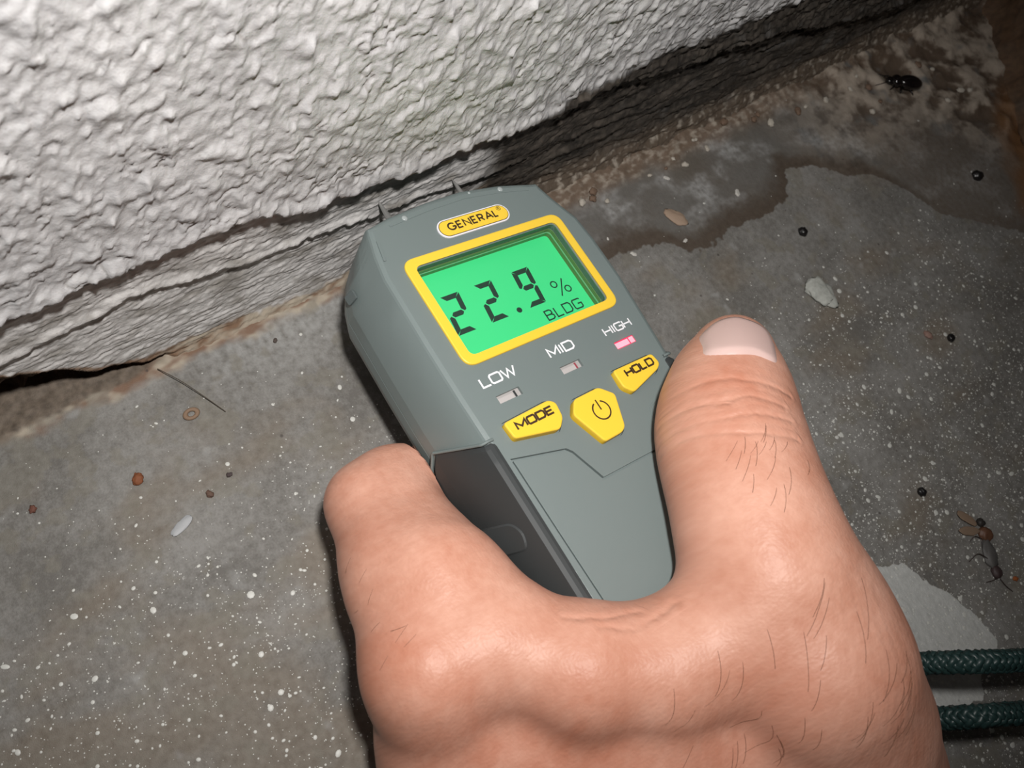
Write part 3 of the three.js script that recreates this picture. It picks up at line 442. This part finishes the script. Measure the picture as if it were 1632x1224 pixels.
const REST = [[-44.8, 30.8, 107.8, 11.47, -35.4, 18, 72.8, 7.5], [-35.4, 18, 72.8, 7.5, -12.5, 17.4, 77.1, 7.6], [-12.5, 17.4, 77.1, 7.6, 9.7, 16, 72.1, 7], [-39.5, 23.1, 118.5, 11.95, -32.5, 17.3, 82, 7.21], [-32.5, 17.3, 82, 7.21, -11.1, 17.5, 91.2, 7.4], [-11.1, 17.5, 91.2, 7.4, 11.1, 15.6, 87.1, 6.8], [-32.7, 20.6, 129.3, 12.15, -30.5, 19.3, 92.8, 6.53], [-30.5, 19.3, 92.8, 6.53, -9.7, 17.6, 105.3, 6.6], [-9.7, 17.6, 105.3, 6.6, 10.5, 16.1, 102.1, 6.2], [-20.7, 25.3, 65.2, 8.98, -8.3, 16.5, 69.3, 6.6], [-8.3, 16.5, 69.3, 6.6, 3.8, 15.2, 65.8, 6]];
const mp = meter.position.clone().multiplyScalar(1000), mq = meter.quaternion.clone().invert();
const mb = new THREE.Matrix4().makeRotationFromQuaternion(meter.quaternion).elements;   // columns u, -v, -d in the room
function toMeter(x, y, z) { x -= mp.x; y -= mp.y; z -= mp.z; return [x * mb[0] + y * mb[1] + z * mb[2], -(x * mb[4] + y * mb[5] + z * mb[6]), -(x * mb[8] + y * mb[9] + z * mb[10])]; }
function fromMeter(u, v, d) { return [mp.x + u * mb[0] - v * mb[4] - d * mb[8], mp.y + u * mb[1] - v * mb[5] - d * mb[9], mp.z + u * mb[2] - v * mb[6] - d * mb[10]]; }
const cone = (q, x, y, z) => { const ax = x - q[0], ay = y - q[1], az = z - q[2], bx = q[4] - q[0], by = q[5] - q[1], bz = q[6] - q[2], t = clamp((ax * bx + ay * by + az * bz) / (bx * bx + by * by + bz * bz)); return Math.hypot(ax - t * bx, ay - t * by, az - t * bz) - (q[3] + (q[7] - q[3]) * t); };
const smin = (a, b, k) => { const h = clamp(0.5 + 0.5 * (b - a) / k); return b + (a - b) * h - k * h * (1 - h); };
function meterSd(x, y, z) { const [u, v, d] = toMeter(x, y, z), k = clamp((v - 47) / 45), e = d < 0 ? 0 : d < 12 ? 5.6 * d / 12 : 6; const hr = mix(26.6, 22.6, k) + e * mix(1, 0.85, k), hl = mix(28.4, 25.6, k) + e * mix(1, 0.85, k); return Math.max(u - hr, -u - hl, -d - 0.05, d - 27.2, v - 97.5, -20 - v); }
function handSd(x, y, z) {
  let d = cone(MAIN[0], x, y, z);
  for (let i = 1; i < MAIN.length; i++) { const e = cone(MAIN[i], x, y, z); if (e < d + 5) d = smin(d, e, 5); }
  for (const q of REST) { const e = cone(q, x, y, z); if (e < d + 2.5) d = smin(d, e, 2.5); }
  return Math.max(d, -meterSd(x, y, z));
}
function surfaceNets(fn, lo, hi, h) {
  const n = [0, 1, 2].map(k => Math.ceil((hi[k] - lo[k]) / h) + 1), [nx, ny, nz] = n, F = new Float32Array(nx * ny * nz), id = (i, j, k) => (k * ny + j) * nx + i;
  // coarse pass: skip blocks that are far from the skin
  const S = 6; for (let k0 = 0; k0 < nz; k0 += S) for (let j0 = 0; j0 < ny; j0 += S) for (let i0 = 0; i0 < nx; i0 += S) {
    const c = fn(lo[0] + (i0 + S / 2) * h, lo[1] + (j0 + S / 2) * h, lo[2] + (k0 + S / 2) * h), far = Math.abs(c) > S * h * 1.15 + 1;
    for (let k = k0; k < Math.min(nz, k0 + S); k++) for (let j = j0; j < Math.min(ny, j0 + S); j++) for (let i = i0; i < Math.min(nx, i0 + S); i++) F[id(i, j, k)] = far ? c : fn(lo[0] + i * h, lo[1] + j * h, lo[2] + k * h);
  }
  const vid = new Int32Array(nx * ny * nz).fill(-1), pos = [], idx = [];
  const C = [[0, 0, 0], [1, 0, 0], [0, 1, 0], [1, 1, 0], [0, 0, 1], [1, 0, 1], [0, 1, 1], [1, 1, 1]], E = [[0, 1], [2, 3], [4, 5], [6, 7], [0, 2], [1, 3], [4, 6], [5, 7], [0, 4], [1, 5], [2, 6], [3, 7]];
  for (let k = 0; k < nz - 1; k++) for (let j = 0; j < ny - 1; j++) for (let i = 0; i < nx - 1; i++) {
    let m = 0; const f = []; for (let c = 0; c < 8; c++) { const v = F[id(i + C[c][0], j + C[c][1], k + C[c][2])]; f.push(v); if (v < 0) m++; }
    if (m === 0 || m === 8) continue;
    let sx = 0, sy = 0, sz = 0, w = 0; for (const [a, b] of E) if ((f[a] < 0) !== (f[b] < 0)) { const t = f[a] / (f[a] - f[b]); sx += C[a][0] + t * (C[b][0] - C[a][0]); sy += C[a][1] + t * (C[b][1] - C[a][1]); sz += C[a][2] + t * (C[b][2] - C[a][2]); w++; }
    vid[id(i, j, k)] = pos.length / 3; pos.push(lo[0] + (i + sx / w) * h, lo[1] + (j + sy / w) * h, lo[2] + (k + sz / w) * h);
  }
  const quad = (a, b, c, d, flip) => { if (a < 0 || b < 0 || c < 0 || d < 0) return; if (flip) idx.push(a, c, b, a, d, c); else idx.push(a, b, c, a, c, d); };
  for (let k = 1; k < nz - 1; k++) for (let j = 1; j < ny - 1; j++) for (let i = 1; i < nx - 1; i++) {
    const s = F[id(i, j, k)] < 0;
    if (s !== F[id(i + 1, j, k)] < 0) quad(vid[id(i, j - 1, k - 1)], vid[id(i, j, k - 1)], vid[id(i, j, k)], vid[id(i, j - 1, k)], !s);
    if (s !== F[id(i, j + 1, k)] < 0) quad(vid[id(i - 1, j, k - 1)], vid[id(i - 1, j, k)], vid[id(i, j, k)], vid[id(i, j, k - 1)], !s);
    if (s !== F[id(i, j, k + 1)] < 0) quad(vid[id(i - 1, j - 1, k)], vid[id(i, j - 1, k)], vid[id(i, j, k)], vid[id(i - 1, j, k)], !s);
  }
  return { pos, idx };
}
const grad = (x, y, z) => { const e = 0.35, a = handSd(x + e, y, z) - handSd(x - e, y, z), b = handSd(x, y + e, z) - handSd(x, y - e, z), c = handSd(x, y, z + e) - handSd(x, y, z - e), l = Math.hypot(a, b, c) || 1; return [a / l, b / l, c / l]; };
const onSkin = (p, lift) => { let [x, y, z] = p; for (let i = 0; i < 8; i++) { const d = handSd(x, y, z), g = grad(x, y, z); x -= g[0] * d; y -= g[1] * d; z -= g[2] * d; } const g = grad(x, y, z); return [x + g[0] * lift, y + g[1] * lift, z + g[2] * lift, g]; };
// lines in the skin, in the meter's (u, v)
const CREASE = [[[6.7, 57.3], [9.4, 58.2], [12.9, 60.7], [17.5, 65.3], [22, 69.9]], [[4.3, 61], [7.7, 63.8], [12.4, 65.7], [17.3, 71.1]], [[1.2, 63.8], [4.9, 66.7], [10.2, 69.3], [16.2, 74.3]], [[3.4, 60.7], [5.6, 62.2], [8.1, 64.7]], [[0, 65.8], [4.9, 71], [13.8, 77.7]],
  [[-33.7, 86.6], [-28.8, 90.1], [-23.8, 90.7], [-18.9, 90.4]], [[-37.6, 81.8], [-32, 85.5], [-24.6, 88.4]]];
const hand = new THREE.Group(); hand.name = numbered('hand'); scene.add(hand);
tag(hand, 'bare left hand gripping the moisture meter, thumb laid along its right edge', 'hand');
{
  const { pos, idx } = surfaceNets(handSd, [-82, -2, 44], [78, 96, 300], 0.95);
  const g = new THREE.BufferGeometry(), nr = [], uv = [];
  const U0 = -85, V0 = 25, SZ = 160;
  for (let i = 0; i < pos.length; i += 3) { const n = grad(pos[i], pos[i + 1], pos[i + 2]); nr.push(...n); const [u, v] = toMeter(pos[i], pos[i + 1], pos[i + 2]); uv.push((u - U0) / SZ, (v - V0) / SZ); }
  g.setAttribute('position', new THREE.Float32BufferAttribute(pos, 3)); g.setAttribute('normal', new THREE.Float32BufferAttribute(nr, 3)); g.setAttribute('uv', new THREE.Float32BufferAttribute(uv, 2)); g.setIndex(idx); mm(g);
  const W = 1024, toU = i => U0 + SZ * (i + 0.5) / W, toV = j => V0 + SZ * (j + 0.5) / W;
  const red = [[14, 62, 9, 0.5], [10, 68, 9, 0.35], [-17, 112, 10, 0.55], [-30, 108, 9, 0.35], [-66, 70, 11, 0.55], [-62, 88, 14, 0.5], [-58, 46, 9, 0.25], [0, 125, 14, 0.4], [-30, 86, 9, 0.25], [-45, 104, 18, 0.6], [-25, 118, 16, 0.5], [-62, 100, 16, 0.65], [6, 50, 10, 0.35]];
  const map = colorTex(W, W, (i, j) => {
    const u = toU(i), v = toV(j); let c = mix3([0.53, 0.245, 0.165], [0.67, 0.37, 0.275], 0.5 + 1.2 * fbm(u * 0.09, v * 0.09, 4) + 0.5 * fbm(u * 0.6, v * 0.6, 3));
    let r = 0; for (const [a, b, s, k] of red) { const q = ((u - a + 3 * noise(u * 0.12, v * 0.12)) ** 2 + (v - b + 3 * noise(u * 0.12 + 9, v * 0.12)) ** 2) / (s * s); if (q < 3) r = Math.max(r, k * Math.exp(-q * 1.6)); }
    c = mix3(c, [0.47, 0.17, 0.10], clamp(r * (0.9 + 1.1 * fbm(u * 0.25, v * 0.25, 3)))); return c;
  });
  const wv = CREASE.map(P => ({ P, b: [Math.min(...P.map(p => p[0])) - 1.5, Math.max(...P.map(p => p[0])) + 1.5, Math.min(...P.map(p => p[1])) - 1.5, Math.max(...P.map(p => p[1])) + 1.5] }));
  const bump = grayTex(W, W, (i, j) => {
    const u = toU(i), v = toV(j); let h = 0.62 + 0.045 * noise(u * 1.7, v * 1.7) + 0.04 * noise(u * 3.3, v * 3.3) + 0.14 * fbm(u * 0.22, v * 0.22, 2);
    let d = 9; for (const q of wv) if (u > q.b[0] && u < q.b[1] && v > q.b[2] && v < q.b[3]) d = Math.min(d, polyDist(u + 0.35 * noise(u * 0.6, v * 0.6), v + 0.35 * noise(u * 0.6 + 5, v * 0.6), q.P));
    const fade = clamp(0.75 + 0.7 * noise(u * 0.2 + 60, v * 0.2)); h -= 0.30 * fade * Math.exp(-d * d / 0.28); h += 0.10 * fade * Math.exp(-((d - 1.3) ** 2) / 0.5); h += 0.03 * noise(u * 0.35 + v * 0.1, v * 1.4) + 0.07 * sm(98, 106, v) * noise(u * 0.75 + v * 0.35, v * 0.16); return h;
  });
  const skin = std([1, 1, 1], 0.46, { map, bumpMap: bump, bumpScale: 0.00075, specularIntensity: 0.6, sheen: 0.15, sheenColor: lin(0.9, 0.5, 0.4), sheenRoughness: 0.5 });
  mesh('skin', g, skin, hand);
}
// thumb nail, a curved plate fitted to the thumb tip
{
  const P = [[20.3, 48.6, -16.3], [16.7, 51.3, -18.9], [14.9, 53.2, -20.2], [16.1, 55, -22.7], [18.6, 57, -24.8], [21.8, 59.3, -25.9], [24, 62, -26.2], [26, 63.3, -25.7], [29.1, 61.2, -24.3], [32.6, 58.3, -22.3], [34.3, 55.5, -21.3], [33.8, 52.9, -21.2], [32.5, 50.5, -20.8], [31.1, 48.3, -19.4], [28.6, 47.2, -18], [26, 47.1, -16.5], [23, 47.7, -15.9]].map(p => fromMeter(...p));
  const sp = new THREE.CatmullRomCurve3(P.map(p => V3(...p)), true, 'catmullrom', 0.5).getPoints(48).slice(0, 48), N = 48, R = 8, c = V3(0, 0, 0); for (const p of sp) c.addScaledVector(p, 1 / N);
  const pos = [], idx = [], n = V3(...grad(c.x, c.y, c.z)), ax = V3(1, 0, 0).cross(n).normalize(), ay = n.clone().cross(ax);
  // a smooth quadratic cap through points of the thumb tip
  const rows = [], A = [...Array(6)].map(() => Array(7).fill(0));
  for (let r = 1; r <= R; r++) for (let i = 0; i < N; i++) { const q = onSkin(c.clone().lerp(sp[i], r / R).toArray(), 0), d = V3(q[0], q[1], q[2]).sub(c), x = d.dot(ax), y = d.dot(ay); rows.push([[1, x, y, x * x, x * y, y * y], d.dot(n)]); }
  for (const [f, h] of rows) for (let a = 0; a < 6; a++) { for (let b = 0; b < 6; b++) A[a][b] += f[a] * f[b]; A[a][6] += f[a] * h; }
  for (let a = 0; a < 6; a++) { const pv = A[a][a]; for (let b = a; b < 7; b++) A[a][b] /= pv; for (let k = 0; k < 6; k++) if (k !== a) { const m = A[k][a]; for (let b = a; b < 7; b++) A[k][b] -= m * A[a][b]; } }
  const put = (p, l) => { const d = p.clone().sub(c), x = d.dot(ax), y = d.dot(ay), h = A[0][6] + A[1][6] * x + A[2][6] * y + A[3][6] * x * x + A[4][6] * x * y + A[5][6] * y * y; const q = c.clone().addScaledVector(ax, x).addScaledVector(ay, y).addScaledVector(n, h + l); pos.push(q.x, q.y, q.z); };
  put(c, 0.75); for (let r = 1; r <= R; r++) for (let i = 0; i < N; i++) put(c.clone().lerp(sp[i], r === R ? 1.0 : r / R), r === R ? -0.5 : r === R - 1 ? 0.62 : 0.75);
  for (let i = 0; i < N; i++) idx.push(0, 1 + i, 1 + (i + 1) % N);
  for (let r = 0; r < R - 1; r++) for (let i = 0; i < N; i++) { const a = 1 + r * N + i, b = 1 + r * N + (i + 1) % N; idx.push(a, a + N, b, b, a + N, b + N); }
  const g = new THREE.BufferGeometry(); g.setAttribute('position', new THREE.Float32BufferAttribute(pos, 3)); g.setIndex(idx); mm(g); g.computeVertexNormals();
  mesh('thumbnail', g, std([0.66, 0.47, 0.43], 0.28, { specularIntensity: 0.9 }), hand).userData.label = 'pale pink thumbnail';
}
// fine hairs
{
  const geos = [], zones = [[18, 0, 14, 70, 84, 2.0, 2.7, 3, 6], [46, -30, 6, 100, 128, 1.9, 2.5, 6, 12], [18, -68, -60, 50, 72, 2.6, 3.4, 3, 5]];
  for (const [n, u0, u1, v0, v1, a0, a1, l0, l1] of zones) for (let k = 0; k < n; k++) {
    const u = rr(u0, u1), v = rr(v0, v1), a = rr(a0, a1), l = rr(l0, l1); let d = -46, p; for (let i = 0; i < 60; i++) { p = fromMeter(u, v, d); const s = handSd(...p); if (s < 0.05) break; d += s * 0.8; if (d > 30) break; } if (d > 12) continue;
    const pts = []; for (let i = 0; i <= 6; i++) { const t = i / 6, q = onSkin(fromMeter(u + Math.cos(a + t * 0.22) * l * t, v + Math.sin(a + t * 0.22) * l * t, d), 0.12 + 1.1 * t * (1 - 0.75 * t)); pts.push(V3(q[0], q[1], q[2])); }
    geos.push(new THREE.TubeGeometry(new THREE.CatmullRomCurve3(pts), 8, 0.028, 3));
  }
  const g = mm(mergeGeometries(geos)); const m = mesh('hair', g, std([0.24, 0.12, 0.07], 0.5), hand); m.userData.kind = 'stuff'; m.userData.label = 'fine dark hairs on the back of the hand';
}

/* ---------- green braided cord ---------- */
{
  const curve = new THREE.CatmullRomCurve3([[304.1, 3.2, 327.3], [177.1, 3.2, 243.2], [106.9, 28.6, 199.7], [66, 43.2, 174.3], [54.3, 42.7, 166.9], [48.4, 35.3, 162.7], [43.4, 26.8, 160.1], [34.3, 20.6, 158.4], [37.6, 22.5, 167.6], [45.1, 31.2, 174.6], [50, 38.4, 177.6], [60.6, 38.6, 184.1], [96.2, 27.3, 208.8], [154, 6, 250], [257.2, 3.2, 328.3]].map(p => V3(...p))), L = curve.getLength(), r = 1.75, geos = [], n = Math.round(L / 0.55), fr = curve.computeFrenetFrames(n);
  const carriers = 5; for (const dir of [1, -1]) for (let c = 0; c < carriers; c++) {
    const pts = []; for (let i = 0; i <= n; i++) { const t = i / n, p = curve.getPointAt(t), s = t * L, a = dir * s / 8.2 * 2 * PI + c / carriers * 2 * PI, q = r + 0.3 * Math.cos(s / 8.2 * 2 * PI * carriers + (dir > 0 ? 0 : PI)); p.addScaledVector(fr.normals[i], Math.cos(a) * q).addScaledVector(fr.binormals[i], Math.sin(a) * q); pts.push(p); }
    geos.push(new THREE.TubeGeometry(new THREE.CatmullRomCurve3(pts), n, 0.95, 6));
  }
  geos.push(new THREE.TubeGeometry(curve, n, 1.9, 8));
  const m = mesh('braided_cord', mm(mergeGeometries(geos)), std([0.018, 0.042, 0.040], 0.42));
  tag(m, 'dark green braided cord looped behind the wrist', 'cord');
}

/* ---------- debris on the floor ---------- */
const lump = (w, h, t, seedv, rough = 0.25, detail = 3) => { let g = new THREE.IcosahedronGeometry(1, detail); g = mergeVertices(g.deleteAttribute('normal').deleteAttribute('uv')); const p = g.attributes.position; for (let i = 0; i < p.count; i++) { const x = p.getX(i), y = p.getY(i), z = p.getZ(i), k = 1 + rough * (fbm(x * 1.6 + seedv, y * 1.6 + z * 1.1 + seedv * 2, 3) * 1.6); p.setXYZ(i, x * k * w / 2, Math.max(-0.55, y * k) * t / 2 + t * 0.25, z * k * h / 2); } g.computeVertexNormals(); return mm(g); };
const gritPale = std([0.46, 0.42, 0.36], 0.8), gritBrown = std([0.17, 0.11, 0.075], 0.8);
const place = (o, x, z, turn = 0, lift = 0) => { o.position.set(x / 1000, floorY(x, z) / 1000 + lift / 1000, z / 1000); o.rotation.y = turn; return o; };
{
  // rough chip of pale mortar
  const g = lump(12, 8, 3.4, 4.4, 0.55, 5), uvc = []; for (let i = 0, p = g.attributes.position; i < p.count; i++) uvc.push(p.getX(i), p.getZ(i)); g.setAttribute('uv', new THREE.Float32BufferAttribute(uvc, 2));
  const t = colorTex(128, 128, (i, j) => mix3([0.33, 0.34, 0.31], [0.52, 0.53, 0.49], 0.5 + fbm(i * 0.08, j * 0.08, 4) - (noise(i * 0.3, j * 0.3) > 0.4 ? 0.4 : 0))); t.repeat.set(90, 90);
  place(tag(mesh('mortar_chip', g, std([1, 1, 1], 0.8, { map: t })), 'pale angular chip of mortar lying beside the thumb tip', 'chip'), 129.4, 73.6, -1.38, 0.3);
}
place(tag(mesh('wood_flake', lump(8.5, 4.6, 1.6, 3.1, 0.4), std([0.36, 0.26, 0.19], 0.7)), 'tan curled flake lying on the damp stain', 'flake'), 100.8, 28, -1.05);
for (const [x, z, s, label, sd] of [[140.5, 52.9, 3.1, 'glossy black pellet between the stain and the mortar chip', 1.3], [111.7, 141.8, 2.7, 'black pellet on the floor beside the dead insect', 5.2], [228.9, 67.4, 4.0, 'dark pellet near the rust-stained end wall', 8.4], [163.3, 110.1, 2.6, 'small black pellet beside the reddish grain', 2.6]])
  tag(place(mesh('black_pellet', lump(s, s * 1.1, s * 0.9, sd, 0.35), std([0.012, 0.011, 0.011], 0.3)), x, z), label, 'pellet');
for (const [x, z, s, label, col, sd] of [[-77.4, 25.5, 3.2, 'rusty crumb on the bare grey floor left of the meter', [0.22, 0.075, 0.03], 1], [-65.1, 37, 2.0, 'brown crumb nearest the white flake', [0.12, 0.07, 0.05], 2], [-59.1, 34.9, 1.6, 'dark brown crumb between the flake and the fingers', [0.07, 0.05, 0.05], 3], [-99.6, 20.5, 2.0, 'reddish crumb beside the rusty wall foot', [0.15, 0.06, 0.04], 4], [156, 105, 3.2, 'reddish stone grain by the small black pellet', [0.26, 0.16, 0.13], 5], [120.1, 178.1, 1.8, 'orange rust crumb beside the dead insect', [0.30, 0.085, 0.02], 6], [-32, 8, 1.4, 'small dark crumb at the foot of the wall', [0.08, 0.06, 0.05], 7]])
  tag(place(mesh('crumb', lump(s, s * 0.75, s * 0.55, sd * 1.7, 0.6), std(col, 0.75)), x, z, sd), label, 'crumb');
for (const [x, z, s, label, sd] of [[128.5, 29.9, 2.8, 'white paint chip above the stain edge', 1], [78.6, 32.2, 2.2, 'white paint chip beside the meter, on the stain edge', 2], [98.2, 36.2, 1.9, 'white paint chip just below the tan flake', 3], [74, 24, 1.2, 'tiny white paint chip close to the meter shoulder', 4], [108, 14, 2.4, 'white paint chip on the crust at the wall foot', 5]])
  tag(place(mesh('paint_chip', lump(s, s * 0.6, 0.5, sd * 2.3, 0.6), std([0.56, 0.54, 0.50], 0.6)), x, z, sd * 1.1, 0.1), label, 'paint chip');
for (let k = 0; k < 30; k++) {
  const x = rr(62, 262), z = rr(5, 13) + sm(170, 230, x) * rr(0, 30), s = rr(1.0, 2.6), pale = rnd() < 0.6;
  tag(place(mesh('grit_grain', lump(s * 1.3, s, s * 0.75, k * 1.9, 0.6, 2), pale ? gritPale : gritBrown), x, z, k, 0.1), pale ? 'pale grain of grit on the crust along the wall foot' : 'brown grain of grit on the crust along the wall foot', 'grit', pale ? 'pale grit along the wall foot' : 'brown grit along the wall foot');
}
{
  // seed husk, a low brown ring
  const g = new THREE.TorusGeometry(1.25, 0.55, 8, 18); g.scale(1.2, 0.9, 0.8); g.rotateX(-PI / 2); g.translate(0, 0.35, 0); tag(place(mesh('seed_husk', mm(g), std([0.24, 0.155, 0.10], 0.7)), -59.5, 16.4), 'small ring-shaped brown husk at the wall foot', 'husk');
  const f = lump(6.5, 2.4, 0.5, 9.2, 0.3, 3); tag(place(mesh('white_flake', f, std([0.36, 0.37, 0.38], 0.5)), -74, 40.6, 0.35, 0.15), 'thin translucent white flake on the grey floor', 'flake');
  const c = new THREE.CatmullRomCurve3([V3(-61.2, 2.2, 2.5), V3(-58, 2.4, 8), V3(-55, 1.6, 14), V3(-52.2, 0.7, 20)]); tag(mesh('straw', mm(new THREE.TubeGeometry(c, 20, 0.11, 5)), std([0.06, 0.045, 0.03], 0.6)), 'thin dark straw leaning from the wall onto the floor', 'straw');
}
{
  // black beetle in the crust of the corner
  const b = new THREE.Group(); b.name = numbered('beetle'); scene.add(b); tag(b, 'glossy black beetle on the pale crust in the corner', 'beetle');
  const shell = std([0.008, 0.006, 0.006], 0.16, { clearcoat: 0.6 });
  const oval = (w, h, l, x) => { const g = new THREE.SphereGeometry(1, 22, 16); g.scale(l / 2, h / 2, w / 2); g.translate(x, h / 2 + 1.0, 0); return mm(g); };
  mesh('wing_case', oval(6.4, 4.8, 10.5, 1.6), shell, b); mesh('thorax', oval(5.4, 4.0, 4.6, -4.3), shell, b); mesh('head', oval(3.6, 2.8, 3.2, -7.0), shell, b);
  for (const s of [-1, 1]) for (const [x, dx] of [[-4.5, -3.5], [-1.5, -0.5], [2, 2.5]]) mesh('leg', mm(new THREE.TubeGeometry(new THREE.CatmullRomCurve3([V3(x, 1.6, s * 1.6), V3(x + dx * 0.5, 1.5, s * 3.2), V3(x + dx, 0.0, s * 4.2)]), 10, 0.3, 6)), shell, b);
  for (const s of [-1, 1]) mesh('antenna', mm(new THREE.TubeGeometry(new THREE.CatmullRomCurve3([V3(-8.2, 2.4, s * 0.8), V3(-10.5, 2.4, s * 2.2), V3(-13, 1.0, s * 2.6)]), 10, 0.16, 5)), shell, b);
  place(b, 231, 21.7, -0.6, 0.9);
}
{
  // dried insect remains
  const b = new THREE.Group(); b.name = numbered('dead_insect'); scene.add(b); tag(b, 'dried remains of an insect with broken wings on the speckled floor', 'insect');
  const add = (n, w, h, t, x, z, col, sd, turn = 0) => { const m = mesh(n, lump(w, h, t, sd, 0.4), std(col, 0.55), b); m.position.set(x / 1000, 0, z / 1000); m.rotation.y = turn; };
  add('abdomen', 4.6, 9, 2.4, 0, 2.5, [0.10, 0.095, 0.09], 1.1); add('thorax', 4.4, 4.4, 2.6, 0.6, -3.5, [0.12, 0.055, 0.03], 2.2); add('head', 2.6, 2.6, 2.2, 0.4, -7, [0.03, 0.025, 0.022], 3.3); add('tail', 3.6, 4, 2.2, 0.6, 8, [0.055, 0.035, 0.035], 4.4);
  const wing = (a, x, z) => { const m = mesh('wing', lump(7.5, 2.8, 0.45, a * 3, 0.25), std([0.24, 0.17, 0.12], 0.4), b); m.position.set(x / 1000, 0.0012, z / 1000); m.rotation.y = a; }; wing(-0.6, -5, -8.5); wing(-0.05, -5.5, -4.5);
  const leg = (pts) => mesh('leg', mm(new THREE.TubeGeometry(new THREE.CatmullRomCurve3(pts.map(p => V3(...p))), 10, 0.16, 5)), std([0.05, 0.035, 0.03], 0.5), b);
  leg([[-1.5, 1, -2], [-4, 1.2, -2.8], [-5.5, 0.3, -1.6]]); leg([[-1.6, 1, 4], [-5, 1.5, 2.5], [-8, 0.3, 4.4]]); leg([[1, 0.6, 10], [2.5, 0.6, 12.5], [4.5, 0.2, 14]]); leg([[0, 0.6, 10], [-2, 0.5, 10.5], [-4, 0.2, 10.8]]);
  place(b, 119, 165.6, -0.5);
}
// white paint spatter: far too many dots to count
{
  const dot = new THREE.SphereGeometry(1, 8, 4, 0, PI * 2, 0, PI / 2), list = [], m4 = new THREE.Matrix4(), q = new THREE.Quaternion(), e = new THREE.Euler();
  for (let k = 0; k < 160000 && list.length < 36000; k++) {
    const x = rr(-150, 240), z = rr(6, 240); let dens = 0.05 + 0.75 * sm(18, 75, z) * sm(20, -20, x) + 0.9 * sm(52, 110, z) * sm(60, 90, x) + 0.8 * sm(110, 150, z);
    dens *= 0.35 + 1.3 * clamp(0.5 + fbm(x * 0.05, z * 0.05, 3) * 1.6); if (x > 55 && z < stainEdge(x) + 3) dens *= 0.12; if (rnd() > dens * 0.62) continue;
    const big = rnd(), r = big > 0.985 ? rr(0.5, 0.9) : big > 0.9 ? rr(0.26, 0.45) : rr(0.07, 0.2); e.set(0, rr(0, 6.3), 0); q.setFromEuler(e);
    m4.compose(V3(x / 1000, floorY(x, z) / 1000 - 0.00001, z / 1000), q, V3(r / 1000 * rr(0.8, 1.35), Math.min(r, 0.3) * 0.5 / 1000, r / 1000 * rr(0.7, 1.1))); list.push(m4.clone());
  }
  const im = new THREE.InstancedMesh(dot, std([0.62, 0.62, 0.58], 0.45), list.length); list.forEach((m, i) => im.setMatrixAt(i, m)); im.name = numbered('paint_spatter'); im.receiveShadow = im.castShadow = true; im.userData.kind = 'stuff'; im.userData.label = 'fine spatter of white paint dots over the concrete floor'; im.userData.category = 'paint spatter'; scene.add(im);
}
renderer.render(scene, camera);
